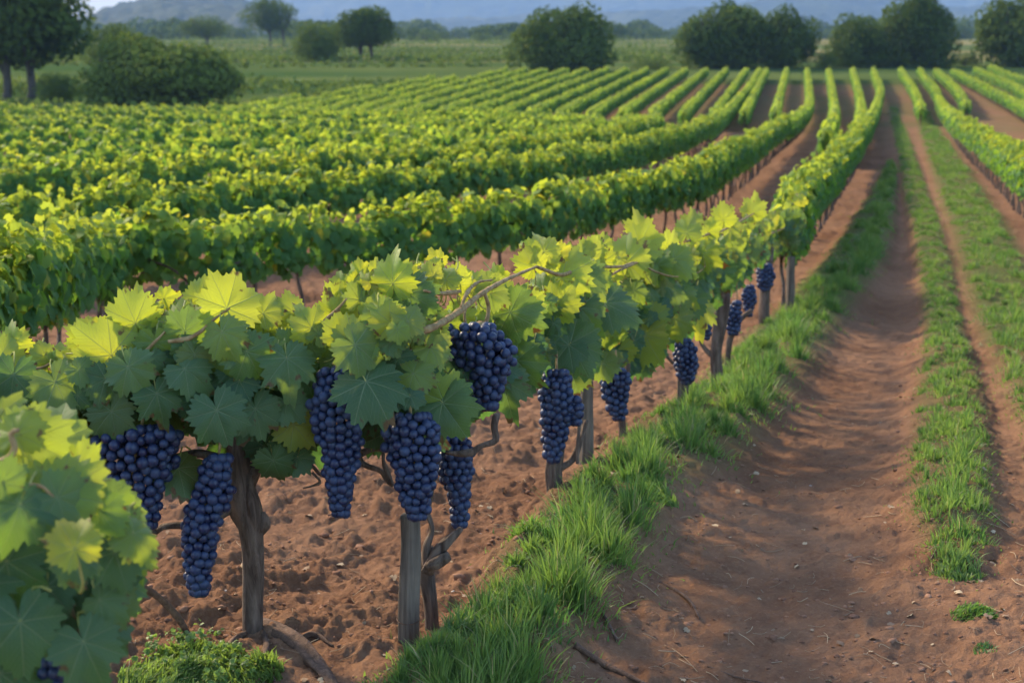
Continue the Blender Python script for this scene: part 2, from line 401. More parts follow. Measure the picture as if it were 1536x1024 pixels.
def tube(pts, rad, sides=10, rough=0.0, seed=0, n=None, ridges=0, cap=True):
    """tapered, slightly knobbly tube along points -> V, Q, T"""
    C = catmull(pts, 8) if len(pts) > 2 else np.linspace(pts[0], pts[1], 12)
    d = np.r_[0, np.cumsum(np.linalg.norm(np.diff(C, axis=0), axis=1))]
    n = n or max(6, int(d[-1] / max(np.mean(rad), .004) / 1.2)); n = min(n, 90)
    s = np.linspace(0, d[-1], n); C = np.stack([np.interp(s, d, C[:, k]) for k in range(3)], 1)
    rr = np.interp(np.linspace(0, 1, n), np.linspace(0, 1, len(rad)), rad)
    T = np.gradient(C, axis=0); T /= np.linalg.norm(T, axis=1, keepdims=True) + 1e-9
    ref = np.array([.31, .95, .05]) if abs(T[0][1]) < .9 else np.array([1., 0, 0])
    A = np.cross(T, ref); A /= np.linalg.norm(A, axis=1, keepdims=True) + 1e-9; B = np.cross(T, A)
    th = np.linspace(0, 2 * np.pi, sides, endpoint=False)
    rn = np.random.default_rng(seed); ph = rn.random(6) * 6.28
    TH, S = np.meshgrid(th, s / max(d[-1], 1e-6) * d[-1] / max(np.mean(rad), .003))
    q = rr[:, None] * (1 + rough * (np.sin(3 * TH + ph[0] + S * .12) * .5 + np.sin(5 * TH + ph[1] - S * .2) * .35 + np.sin(2 * TH + S * .55 + ph[2]) * .5 + .5 * np.sin(S * .35 + ph[3])))
    if ridges: q = q * (1 + .08 * np.sin(ridges * TH + ph[4] + .3 * np.sin(S * .3)))
    V = C[:, None] + q[..., None] * (np.cos(TH)[..., None] * A[:, None] + np.sin(TH)[..., None] * B[:, None])
    i = np.arange(n - 1)[:, None] * sides; j = np.arange(sides)[None, :]; j2 = (j + 1) % sides
    Q = np.stack([i + j, i + j2, i + sides + j2, i + sides + j], -1).reshape(-1, 4)
    V = V.reshape(-1, 3); Tt = []
    if cap:
        V = np.vstack([V, C[:1], C[-1:] + T[-1] * rr[-1] * .25]); a, b = len(V) - 2, len(V) - 1
        for k in range(sides):
            Tt.append((a, (k + 1) % sides, k)); Tt.append((b, (n - 1) * sides + k, (n - 1) * sides + (k + 1) % sides))
    return V, Q, np.array(Tt)
def add_tube(ge, *a, tint=(0, 0, 0), mi=0, **k):
    V, Q, T = tube(*a, **k); ge.add(V, Q, T, tint=tint, mi=mi)

# ------------------------------------------------------------------ leaves
def leaf_template(nang, rings, seed, teeth=True):
    rn = np.random.default_rng(seed)
    th = np.linspace(-np.pi, np.pi, nang, endpoint=False)
    ka = R(np.array([0, 23, 46, 69, 92, 116, 140, 163, 180.])) if False else np.radians([0, 23, 46, 69, 92, 116, 140, 165, 180])
    kr = np.array([1.0, .76, .91, .71, .80, .64, .68, .52, .10])
    kr = kr * (1 + rn.normal(0, .03, 9)); kr2 = kr * (1 + rn.normal(0, .03, 9))
    def prof(t):
        at = np.abs(t); i = np.clip(np.searchsorted(ka, at) - 1, 0, 7); f = (at - ka[i]) / (ka[i + 1] - ka[i])
        f = np.clip(f, 0, 1)
        K = np.where(t[..., None] >= 0, kr, kr2)
        a = np.take_along_axis(K, i[..., None], -1)[..., 0]; b = np.take_along_axis(K, (i + 1)[..., None], -1)[..., 0]
        return a + (b - a) * f
    r = prof(th)
    if teeth:
        k = 2 if nang <= 60 else 3
        saw = (np.arange(nang) % k) / (k - 1)
        r = r * (1 + (saw - .5) * (.13 if k == 2 else .15) * (.6 + .8 * rn.random(nang)) * (np.abs(th) < 2.75))
    fr = (np.arange(1, rings + 1) / rings) ** .8
    TH = np.broadcast_to(th, (rings, nang)); RR = fr[:, None] * r[None]
    # inner rings rounder
    RR = RR * fr[:, None] ** 0 ; rm = fr[:, None] * (.72 * np.ones(nang) * .9)
    b = np.clip((fr[:, None] - .3) / .7, 0, 1); RR = rm * (1 - b) + RR * b; RR = np.minimum(RR, np.maximum(fr[:, None] * r * 1.0, .02) + .0 * RR) if rings < 2 else RR
    lim = np.where(np.abs(TH) > 2.9, fr[:, None] * r, 9); RR = np.minimum(RR, lim)
    X = np.sin(TH) * RR; Y = np.cos(TH) * RR
    pleat = -.028 * np.cos(TH / R(46) * 2 * np.pi) * RR * 1.0
    cup = rn.uniform(-.32, -.05); fold = rn.uniform(.02, .30) * rn.choice([1, 1, -1])
    tipc = rn.uniform(-.50, -.03); p = rn.random(4) * 6.28
    Z = pleat + cup * RR ** 2 + fold * np.abs(X) + tipc * np.maximum(Y, 0) ** 2
    Z = Z + .11 * RR ** 2 * np.sin(3 * TH + p[0]) + .09 * RR ** 3 * np.sin(7 * TH + p[1]) + .05 * RR ** 2 * np.sin(5 * X + p[2]) * np.cos(5 * Y + p[3])
    V = np.concatenate([[[0, 0, 0]], np.stack([X, Y, Z], -1).reshape(-1, 3)])
    U = V.copy(); U[:, 2] = 0
    T = [(0, 1 + j, 1 + (j + 1) % nang) for j in range(nang)]
    i = 1 + np.arange(rings - 1)[:, None] * nang; j = np.arange(nang)[None]; j2 = (j + 1) % nang
    Q = np.stack([i + j, i + nang + j, i + nang + j2, i + j2], -1).reshape(-1, 4) if rings > 1 else np.zeros((0, 4), int)
    return V, Q, np.array(T)[:, ::-1] * 1, U
def _flip(t):
    V, Q, T, U = t
    return V, Q[:, ::-1] if len(Q) else Q, T, U
HERO = [_flip(leaf_template(78, 6, s)) for s in range(7)]
MIDT = [_flip(leaf_template(40, 3, 20 + s)) for s in range(6)]
LOWT = [_flip(leaf_template(18, 1, 40 + s)) for s in range(5)]
def norm(a): return a / (np.linalg.norm(a, axis=-1, keepdims=True) + 1e-9)
def add_leaves(ge, temps, pos, nrm, tip, size, tint, mi=0, rn=None):
    rn = rn or rng
    pos = np.asarray(pos, float); nrm = norm(np.asarray(nrm, float)); tip = np.asarray(tip, float)
    tip = norm(tip - nrm * (tip * nrm).sum(-1, keepdims=True)); X = np.cross(tip, nrm)
    size = np.asarray(size, float); tint = np.asarray(tint, float)
    which = rn.integers(0, len(temps), len(pos))
    for k, (V, Q, T, U) in enumerate(temps):
        s = np.where(which == k)[0]
        if not len(s): continue
        W = size[s, None, None] * (V[None, :, :1] * X[s, None] + V[None, :, 1:2] * tip[s, None] + V[None, :, 2:] * nrm[s, None]) + pos[s, None]
        m, n = len(s), len(V); off = (np.arange(m) * n)[:, None, None]
        q = (Q[None] + off).reshape(-1, 4) if len(Q) else None
        ge.add(W.reshape(-1, 3), q, (T[None] + off).reshape(-1, 3), tint=np.repeat(tint[s], n, 0), luv=np.tile(U, (m, 1)), mi=mi)
def rdir(n, rn): return norm(rn.normal(size=(n, 3)))

# ------------------------------------------------------------------ generic vine (several shapes, local: x along row, y across)
def vine_foliage(seed, n=235, L=.62, lod=0, z0=.34, z1=.72):
    rn = np.random.default_rng(seed); ge = Geo()
    u = rn.uniform(-.5, .5, n) * L
    h = rn.beta(1.25, .95, n); side = rn.choice([-1, 1], n)
    prof = .145 * np.sqrt(np.clip(1 - (2 * h - 1.0) ** 2 * .75, 0, 1))
    y = side * prof * np.sqrt(rn.uniform(.35, 1, n)) + rn.normal(0, .015, n)
    zt = z1 + .05 * np.sin(u * 9 + seed); z = z0 + rn.normal(0, .02, n) + h * (zt - z0)
    top = h > .86
    nr = np.stack([rn.normal(0, .45, n), side * (1 - .5 * top) + rn.normal(0, .35, n), .35 + .5 * top + rn.normal(0, .35, n)], 1)
    tp = np.stack([rn.normal(0, .5, n), side * .25 + rn.normal(0, .3, n), np.where(top, rn.normal(.5, .8, n), -1 + rn.normal(0, .3, n))], 1)
    sz = rn.uniform(.040, .068, n) * np.where(top, .85, 1.0)
    if lod: sz *= 1.55
    yo = np.clip((h - .66) * 2.6 + rn.normal(0, .08, n), 0, .75)  # young growth towards the top, with lit tops and shaded faces painted in too
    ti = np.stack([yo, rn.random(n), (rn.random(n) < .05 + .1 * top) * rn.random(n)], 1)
    P0 = np.stack([u, y, z], 1)
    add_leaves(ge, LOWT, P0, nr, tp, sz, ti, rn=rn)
    # upright shoots with small young leaves
    ns = 7 if not lod else 2
    for k in range(ns):
        b = np.array([rn.uniform(-.5, .5) * L, rn.normal(0, .06), z1 - .03]); hh = rn.uniform(.04, .14)
        m = 7 if not lod else 4
        t = rn.random(m); pp = b + t[:, None] * np.array([rn.normal(0, .3), rn.normal(0, .3), 1]) * hh + rn.normal(0, .012, (m, 3))
        add_leaves(ge, LOWT, pp, norm(rn.normal(size=(m, 3)) + [0, -.3, .3]), rn.normal(0, .6, (m, 3)) + [0, 0, .6], rn.uniform(.024, .042, m), np.stack([np.clip(rn.normal(.72, .2, m), 0, 1), rn.random(m), rn.random(m) * .3], 1), rn=rn)
    return ge
def vine_trunk(seed):
    rn = np.random.default_rng(seed); ge = Geo()
    a = rn.normal(0, .02, 2); b = rn.normal(0, .03, 2)
    add_tube(ge, [(0, 0, -.03), (a[0], a[1], .12), (b[0], b[1], .26), (b[0] + .01, b[1], .42)], [.019, .014, .013, .012], sides=8, rough=.18, seed=seed, n=16)
    for s in (-1, 1):
        add_tube(ge, [(b[0], b[1], .3), (b[0] + s * .12, b[1] + rn.normal(0, .02), .40), (b[0] + s * .3, rn.normal(0, .03), .46)], [.010, .008, .005], sides=6, rough=.1, seed=seed + 3, n=10)
    return ge
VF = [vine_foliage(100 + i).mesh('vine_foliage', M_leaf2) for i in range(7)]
VT = [vine_trunk(200 + i).mesh('vine_trunk', M_bark) for i in range(5)]

# ------------------------------------------------------------------ vine rows
H = .77
ROWS = {}
def row_top(pts, h=H): return np.array([P(a, b, h) for a, b in pts])
def row_gnd(pts): return np.array([P(a, b) for a, b in pts])
row0_g = [(-260, 1010), (-60, 975), (200, 965), (380, 955), (500, 950), (620, 960), (730, 850), (830, 765), (880, 720), (940, 665), (1025, 628), (1080, 578), (1143, 500), (1183, 450)]
W0n = row_gnd(row0_g)
far0 = row_top([(1192, 275), (1212, 258), (1240, 236), (1266, 212), (1290, 190), (1306, 168), (1316, 150), (1321, 130), (1314, 112), (1310, 101)])
ROW0 = catmull(np.vstack([W0n, far0]))
rowdefs = [
 ('second row', [(-420, 385), (-200, 372), (0, 352), (170, 322), (300, 322), (450, 312), (600, 302), (800, 285), (900, 266), (1000, 250), (1060, 233), (1120, 205), (1165, 182), (1200, 166), (1214, 152), (1214, 130), (1211, 101)]),
 ('third row', [(-380, 300), (-150, 297), (0, 292), (150, 285), (300, 272), (450, 258), (600, 248), (750, 236), (850, 222), (950, 207), (1024, 190), (1070, 172), (1102, 150), (1122, 128), (1140, 101)]),
 ('fourth row', [(-300, 252), (0, 248), (200, 243), (400, 235), (600, 222), (750, 210), (850, 199), (930, 189), (990, 172)]),
 ('fifth row', [(-300, 224), (0, 222), (300, 219), (550, 208), (700, 197), (850, 185), (960, 172)]),
 ('sixth row', [(-300, 206), (0, 205), (300, 203), (550, 193), (750, 182), (900, 170)]),
 ('seventh row', [(-300, 191), (0, 190), (300, 189), (600, 180), (850, 168)]),
 ('eighth row', [(-300, 178), (0, 178), (300, 178), (600, 172), (800, 165)]),
 ('ninth row', [(-300, 169), (0, 169), (300, 170), (600, 166), (740, 162)]),
 ('tenth row', [(-300, 161), (0, 161), (300, 163), (560, 161)]),
 ('eleventh row', [(-300, 154.5), (0, 155), (350, 157.5)]),
 ('first row right of the track', [(1900, 420), (1700, 310), (1600, 262), (1536, 228), (1484, 199), (1441, 175), (1408, 140), (1392, 118), (1379, 101)]),
 ('second row right of the track', [(1452, 152), (1436, 130), (1418, 114), (1403, 102)]),
 ('third row right of the track', [(1800, 230), (1650, 190), (1536, 154), (1484, 129), (1450, 113), (1430, 103)]),
 ('fourth row right of the track', [(1700, 180), (1536, 134), (1490, 112), (1462, 100)]),
 ('fifth row right of the track', [(1700, 150), (1536, 115), (1484, 97)]),
 ('short row in the track', [(1383, 158), (1376, 140), (1364, 120), (1351, 101)]),
 ('row left of the front row', [(1240, 192), (1252, 165), (1250, 140), (1243, 101)]),
 ('other row left of the front row', [(1285, 192), (1292, 165), (1290, 140), (1279, 101)]),
]
def patch_lines():
    out = []
    for xt in list(range(400, 1181, 30)):
        pts = []
        for y in (101, 112, 125, 140, 152, 163):
            x = 1211 + (xt - 1211) * (y + 15) / 116.0
            if y > 150 - (x - 360) * 45 / 340 and x > 330: pts.append((x, y))
        if len(pts) > 1 and pts[0][0] > 330: out.append(pts[::-1])
    return out
sites = []      # (x, y, rz, row label, dist)
def add_sites(C, lab, step=.5, dmin=0.0):
    Pn, Tn, _ = arcsample(C[:, :2], step)
    for p, t in zip(Pn, Tn):
        if p[1] < dmin: continue
        sites.append((p[0], p[1], math.atan2(t[1], t[0]), lab))
ROW0_START = float(np.interp(1168, proj(W0n + [0, 0, .5])[0], W0n[:, 1]))
row0_far = arcsample(ROW0[:, :2], .42)
for p, t in zip(row0_far[0], row0_far[1]):
    if p[1] > ROW0_START: sites.append((p[0], p[1], math.atan2(t[1], t[0]), 'front row'))
for lab, pts in rowdefs: add_sites(catmull(row_top(pts)), lab, .48)
for pts in patch_lines(): add_sites(catmull(row_top(pts)), 'far', .5)
S = []
for x, y, rz, lab in sites:
    px, py = proj(np.array([x, y, float(base(y)) + .5]))
    if px < -330 or px > 1950: continue
    S.append((y, x, rz, lab, -70 < px < 1600))
S.sort(key=lambda s: s[0])
LABEL = {
 'front row': 'leafy green grapevine farther down the front row, beside the grass verge of the dirt track',
 'second row': 'green grapevine with bare dark trunk in the second row, just behind the grape-laden front row',
 'third row': 'green grapevine in the third row back, left of the bare earth strip',
 'fourth row': 'green grapevine in the fourth row back from the camera on the left field',
 'first row right of the track': 'green grapevine in the nearest row along the right edge, beyond the grass strips',
}
cnt = 0; rest = []
for i, (y, x, rz, lab, vis) in enumerate(S):
    if vis and cnt < 285 and lab in LABEL:
        z = Gf(x, y); o = empty('grapevine', (x, y, z), rz + (math.pi if random.random() < .5 else 0))
        k = random.uniform(.93, 1.07); o.scale = (1, random.uniform(.9, 1.1), k)
        tag(o, LABEL[lab], 'grapevine', 'grapevines in the ' + lab)
        f = mobj('foliage', VF[i % 7], o); tr = mobj('trunk', VT[(i * 3) % 5], o)
        cnt += 1
    else: rest.append((y, x, rz))
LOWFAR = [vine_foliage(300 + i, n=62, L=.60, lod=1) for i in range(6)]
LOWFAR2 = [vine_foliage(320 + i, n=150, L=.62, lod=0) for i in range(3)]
ge = Geo()
pre = []
for L_ in (LOWFAR, LOWFAR2):
    A = []
    for gq in L_:
        V = np.concatenate(gq.v); C = np.concatenate(gq.c); T = np.concatenate(gq.t); A.append((V, C, T))
    pre.append(A)
for i, (y, x, rz) in enumerate(rest):
    A = pre[1] if y < 14 else pre[0]
    V, C, T = A[i % len(A)]
    c, s = math.cos(rz), math.sin(rz)
    if i % 2: c, s = -c, -s
    z = float(base(y)); k = rng.uniform(.9, 1.1)
    yw = 1.12 if y > 45 else 1.0
    W = np.stack([V[:, 0] * c - V[:, 1] * yw * s + x, V[:, 0] * s + V[:, 1] * yw * c + y, V[:, 2] * k + z], 1)
    if y > 20: W[:, 2] = np.where(V[:, 2] < .45, (W[:, 2] - z) * .75 + z, W[:, 2])
    ge.add(W, None, T, tint=C)
    V2, Q2, T2 = tube([(x, y, z - .02), (x + .01, y, z + .4)], [.016, .012], sides=4, n=2, cap=False); ge.add(V2, Q2, mi=1)
o = mobj('distant_vine_rows', ge.mesh('distant_vine_rows', [M_leaf2, M_bark]))
tag(o, 'distant green vine rows striping the field up to the trees', 'vine rows', kind='stuff')
print('SITES', len(S), 'individual', cnt, 'rest', len(rest), 'lastD', S[min(cnt, len(S) - 1)][0])

#HERO_BEGIN
# ------------------------------------------------------------------ front row with grapes
Cn = ROW0[ROW0[:, 1] < 9.5]
_pp = np.stack(proj(Cn + [0, 0, .5]), 1)
def rowD(px): return float(np.interp(px, _pp[:, 0], Cn[:, 1]))
SHIFT = rng
VINES = {}      # name -> dict(x range px)
vine_px = [(-90, -400, 60), (378, 60, 490), (648, 490, 735), (832, 735, 890), (934, 890, 985), (1076, 985, 1105), (1150, 1105, 1300)]
vine_lab = [
 'leafy grapevine at the left edge, trunk hidden behind the nearest leaves',
 'old grapevine with thick gnarled trunk, two big bunches hanging to the left of it',
 'grapevine with forked dark trunk beside the foremost post, blue bunches above it',
 'grapevine with straight stout trunk under one long bunch, left of the slim post',
 'slim grapevine with one short bunch hanging straight above its thin stem',
 'grapevine with twisted grey trunk beside the grass, next after the short post',
 'grapevine with dark bunch hanging high on its trunk, last grape-bearing vine before the row blurs',
]
vroots = []
for (bx, a, b), lab in zip(vine_px, vine_lab):
    D = rowD(bx); d = ray(bx, 500); x = d[0] * D
    # use the ground curve so that the foot stands in the row
    o = empty('grapevine', (x, D, Gf(x, D))); tag(o, lab, 'grapevine', 'grapevines at the start of the front row'); vroots.append(o)
def vidx(px):
    for i, (bx, a, b) in enumerate(vine_px):
        if a <= px < b: return i
    return 6 if px >= 1105 else 0
def local(i, p): return np.asarray(p) - np.array(vroots[i].location)

FOL = [Geo() for _ in vroots]; PET = [Geo() for _ in vroots]; CANE = [Geo() for _ in vroots]
hero = [
 # px, py, size, tip angle, youth, yellow, depth offset toward camera
 (340,462,84,62,.95,.1,.13),(273,500,78,100,.92,.25,.10),(277,497,58,35,.35,0,.15),(203,484,66,112,.85,.1,.10),(167,532,86,142,.95,.15,.12),
 (-5,545,66,60,.8,.1,.05),(192,550,64,-58,.32,0,.19),(158,568,56,-105,.25,0,.15),(235,590,62,-75,.3,0,.19),(167,617,62,-80,.25,.1,.16),
 (277,553,64,-35,.25,0,.18),(325,615,76,-68,.18,0,.22),(333,498,60,-66,.6,.05,.19),(370,527,68,-62,.25,0,.19),(430,537,74,-82,.35,0,.18),
 (383,613,64,-75,.2,0,.17),(430,603,52,-50,.25,0,.15),(440,636,60,-48,.7,.3,.14),(467,492,52,120,.85,.1,.12),(478,500,44,60,.7,.1,.12),
 (589,425,62,95,.98,.05,.06),(233,513,54,-85,.62,0,.13),(83,573,70,-62,.5,0,.16),(20,562,70,-100,.15,0,.12),(110,560,60,-120,.55,.2,.1),
 (267,702,68,-80,.2,0,.10),(410,690,54,-78,.3,0,.12),(345,560,54,-110,.2,0,.13),(290,600,50,-60,.15,0,.10),
 (532,513,66,62,.8,.05,.17),(533,517,72,-32,.45,0,.19),(668,420,42,108,.9,.1,.10),(650,414,34,150,.95,.2,.10),(690,426,32,40,.95,.1,.10),
 (612,440,64,-30,.3,0,.08),(645,520,54,-15,.75,.1,.14),(665,600,64,68,.92,0,.22),(664,604,84,-55,.35,0,.22),(660,606,62,-150,.3,0,.19),
 (549,572,94,-62,.2,0,.19),(620,560,50,-15,.65,.1,.14),(765,468,74,-32,.35,0,.19),(766,464,62,52,.92,.05,.16),(832,462,58,55,.8,.05,.13),
 (843,416,74,78,.98,.05,.12),(775,540,68,-52,.35,0,.16),(856,515,76,-62,.25,0,.2),(853,517,60,-128,.25,0,.18),(870,462,62,-48,.4,0,.19),
 (908,455,76,-38,.25,0,.2),(752,570,72,-72,.22,0,.12),(940,394,62,92,.9,.05,.08),(905,392,36,130,.9,.1,.08),(968,503,68,-108,.65,.25,.14),
 (912,500,54,-65,.5,.1,.13),(975,478,52,-60,.8,.2,.14),(872,412,58,-60,.45,0,.12),(960,366,52,18,.85,.1,.08),(1022,440,42,-20,.8,.05,.16),
 (1035,450,46,-82,.25,0,.18),(1010,478,48,-80,.6,.1,.14),(1045,462,52,-88,.9,.3,.14),(1078,410,46,-70,.2,0,.18),(1010,390,48,-50,.5,0,.14),
 (725,560,50,-120,.3,0,.10),(500,470,42,100,.85,.1,.06),(540,450,46,80,.7,.1,.04),(570,470,52,-70,.55,0,.12),(610,480,48,-40,.5,.2,.12),
 (700,500,46,-140,.5,.1,.05),(735,440,44,-30,.6,.1,.08),(800,400,44,120,.9,.3,.06),(822,395,36,60,.9,.2,.04),(640,470,48,-100,.4,0,.08),
 (580,500,50,-80,.3,0,.10),(455,560,58,-110,.25,0,.12),(500,540,56,-100,.35,0,.10),(1000,430,50,-70,.4,0,.14),(985,400,40,60,.8,.1,.08),
 (1055,380,42,-30,.75,.1,.13),(1030,350,38,80,.9,.1,.08),(1060,350,36,110,.85,.1,.08),(1095,345,34,60,.85,.1,.08),(1100,390,42,-75,.3,0,.15),(1120,370,36,-60,.4,0,.14),
 (128,512,52,100,.9,.1,.06),(205,470,50,85,.9,.2,.04),(300,446,44,75,.9,.1,.03),(395,470,50,60,.85,.1,.08),(440,466,44,100,.9,.2,.05),(505,450,40,80,.95,.1,.03),(548,428,42,100,.95,.1,.02),(630,418,40,95,.95,.3,.03),(715,430,38,70,.9,.1,.04),(815,378,46,100,.95,.2,.03),(886,388,48,70,.9,.1,.05),(960,352,44,95,.9,.1,.02),(1000,372,40,50,.9,.1,.04),(1040,342,38,85,.9,.1,.03),(1085,330,34,95,.9,.1,.02),(1130,318,34,80,.9,.1,.02),(20,520,48,95,.9,.2,.02),(70,536,40,110,.9,.4,.05),
 (60,640,60,-90,.2,0,.0),(130,640,60,-70,.2,0,.02),(860,560,44,-80,.4,.1,.10),(905,545,40,-70,.5,.2,.08),(930,525,44,-95,.6,.4,.08),
]
def place_leaf(px, py, size, ang, yo, ye, off, D=None, temps=HERO, vi=None, back=.35, rn=rng, stem=True):
    D0 = (rowD(px) if D is None else D); p = PD(px, py, D0 - off); d = norm(p - np.array([0, 0, CAMZ]))
    right = np.array([1., 0, 0]); up = norm(np.cross(right, d)); nv = -d
    yo = yo ** 1.45; a = math.radians(ang); up_leaf = math.sin(a) > .3
    tilt = rn.normal(0, .28, 2)
    tip = math.cos(a) * right + math.sin(a) * up + (.10 + rn.normal(0, .15)) * (-d if not up_leaf else d)
    nr = nv + right * tilt[0] + up * ((.30 if not up_leaf else -.05) + tilt[1])
    s = size / FPX * (D0 - off) * (.80 if temps is HERO else .92)
    i = vidx(px) if vi is None else vi
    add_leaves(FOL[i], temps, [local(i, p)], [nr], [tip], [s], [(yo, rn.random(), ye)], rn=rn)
    if stem:
        back_p = p + d * (.05 + .04 * rn.random()) - up * .0 + np.array([rn.normal(0, .02), 0, .045 if not up_leaf else -.06])
        mid = (p + back_p) / 2 - norm(tip) * s * .35 + d * .01
        V, Q, T = tube([local(i, p), local(i, mid), local(i, back_p)], [.0016, .0018, .0022], sides=5, n=7, cap=False)
        FOL[i].add(V, Q, mi=1)
for h in hero: place_leaf(*h)

# envelope of the canopy seen from the camera (px, top, bottom)
ENV = np.array([(-160, 520, 720), (0, 520, 700), (60, 555, 690), (100, 520, 670), (150, 480, 665), (200, 465, 650), (260, 460, 640), (330, 450, 690), (400, 460, 700), (450, 470, 715), (480, 475, 640), (530, 455, 600), (560, 440, 690), (600, 425, 690), (650, 430, 690), (700, 430, 660), (730, 440, 630), (770, 430, 600), (800, 400, 590), (850, 380, 560), (880, 385, 575), (920, 370, 570), (960, 355, 590), (1000, 355, 545), (1030, 345, 520), (1060, 335, 500), (1085, 330, 465), (1110, 315, 445), (1150, 300, 410), (1200, 275, 390)])
BOX = [(140, 262, 640, 800, .12), (272, 350, 684, 890, .13), (468, 546, 556, 778, .15), (664, 772, 488, 616, .20), (578, 656, 622, 783, .11), (656, 710, 662, 794, .09), (808, 860, 566, 696, .12), (902, 946, 566, 633, .12), (1009, 1048, 512, 577, .10), (1050, 1068, 465, 510, .02), (1086, 1112, 455, 504, .12), (1112, 1134, 430, 475, .12), (1134, 1160, 400, 438, .12)]
def fill(n, x0, x1, temps, offr, seed, hr=(0, 1), smin=.042, smax=.080):
    rn = np.random.default_rng(seed)
    for _ in range(n):
        px = rn.uniform(x0, x1); tb = np.interp(px, ENV[:, 0], ENV[:, 1]), np.interp(px, ENV[:, 0], ENV[:, 2])
        h = rn.uniform(*hr); py = tb[0] + 36 + h * (tb[1] - tb[0] - 62)
        D = rowD(px); off = rn.uniform(*offr)
        s = rn.uniform(smin, smax) * FPX / D
        if any(a - s * .6 < px < b + s * .6 and t - s * .75 < py < e - 5 and off > o_ - .10 for a, b, t, e, o_ in BOX): continue
        if h < .10: ang = rn.uniform(30, 150)
        else: ang = -75 + rn.normal(0, 32)
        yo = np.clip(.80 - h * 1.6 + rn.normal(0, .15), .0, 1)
        place_leaf(px, py, s, ang, yo, (rn.random() < .15) * rn.random() * .6, off, temps=temps, rn=rn, stem=rn.random() < .5)
for (a, b, n) in [(-170, 60, 131), (60, 300, 166), (300, 490, 131), (490, 735, 157), (735, 890, 122), (890, 1000, 105), (1000, 1110, 122), (1110, 1200, 105)]:
    fill(n, a, b, MIDT, (-.16, .09), int(a + 900))
    fill(int(n * .22), a, b, HERO, (.06, .16), int(a + 1900), (.03, .75))
    fill(int(n * .35), a, b, MIDT, (-.20, -.05), int(a + 2900), (.0, .5))
# small young sprigs on top
def sprig(px, py, n, seed, k=1.0):
    rn = np.random.default_rng(seed)
    for j in range(n):
        place_leaf(px + rn.normal(0, 12 * k), py - j * 5 * k + rn.normal(0, 6), rn.uniform(14, 30) * k, rn.uniform(0, 180), rn.uniform(.75, 1), rn.random() * .5, rn.uniform(-.03, .06), temps=MIDT, rn=rn)
for q, (px, py, n) in enumerate([(75, 540, 5), (130, 500, 5), (245, 455, 4), (300, 455, 5), (385, 470, 5), (420, 480, 4), (520, 445, 7), (560, 425, 7), (630, 420, 6), (660, 410, 7), (700, 425, 5), (740, 420, 3), (815, 380, 5), (880, 385, 6), (925, 370, 6), (955, 350, 7), (1000, 365, 7), (1035, 345, 6), (1070, 335, 6), (1105, 325, 6), (1130, 310, 5), (1160, 300, 5), (1190, 285, 5)]):
    sprig(px, py + (30 if px > 900 else 10), max(3, n - (2 if px > 900 else 0)), 4000 + q, 1.0 if px < 900 else .72)

# canes woven through the canopy
def cane(pts, r0, r1, vi=None, off=.12, mat='c', seed=1, sides=9, geo=None):
    W = []
    for p in pts:
        px, py = p[:2]; of = p[2] if len(p) > 2 else off
        W.append(PD(px, py, rowD(px) - of))
    i = vidx(pts[0][0]) if vi is None else vi
    gc = Geo(); add_tube(gc, [local(i, q) for q in W], [r0 * .75, r0, (r0 + r1) / 2, r1, r1 * .6], sides=sides, rough=.14, seed=seed)
    mobj('cane', gc.mesh('cane', M_cane), vroots[i])
cane([(560, 540, -.06), (592, 522, .0), (625, 500, .14), (655, 488), (690, 466), (720, 442), (750, 424), (785, 408), (805, 400)], .0085, .0055, seed=2, off=.2)
cane([(805, 400), (840, 412), (862, 406), (890, 400), (930, 400), (955, 394), (985, 408), (1015, 415), (1048, 408), (1060, 396)], .0065, .003, vi=3, seed=3, off=.2)
cane([(690, 466), (700, 440), (716, 424), (738, 420)], .005, .003, seed=4, off=.2)
cane([(727, 440), (733, 462), (728, 488), (722, 500)], .0055, .0045, vi=2, seed=5, off=.21)
cane([(955, 394), (930, 405), (915, 414)], .005, .004, vi=4, seed=6, off=.21)
cane([(1030, 362), (1060, 352), (1085, 345), (1110, 332), (1141, 314)], .006, .004, vi=5, seed=7, off=.15)
cane([(690, 437), (660, 440), (636, 436)], .006, .004, vi=2, seed=8, off=.16)
cane([(252, 512), (280, 508), (300, 498), (322, 478), (345, 462)], .0055, .003, seed=9, off=.15)
cane([(205, 580), (190, 560), (225, 520), (245, 500), (262, 480)], .005, .003, vi=1, seed=10, off=.13)
cane([(-20, 560), (30, 556), (60, 552), (75, 545)], .006, .004, seed=11, off=.1)
cane([(440, 500), (470, 492), (500, 470), (520, 448)], .007, .004, seed=12, off=.1)
cane([(300, 640), (320, 600), (300, 560), (290, 520)], .007, .005, seed=13, off=.02)
for k, (a, b) in enumerate([((0, 600), (500, 520)), ((480, 560), (900, 440)), ((880, 480), (1200, 340))]):   # permanent cordon arms inside
    xs = np.linspace(a[0], b[0], 7); cane([(x, np.interp(x, [a[0], b[0]], [a[1], b[1]]) + random.uniform(-12, 12)) for x in xs], .010, .008, vi=[1, 2, 4][k], off=.0, seed=20 + k)
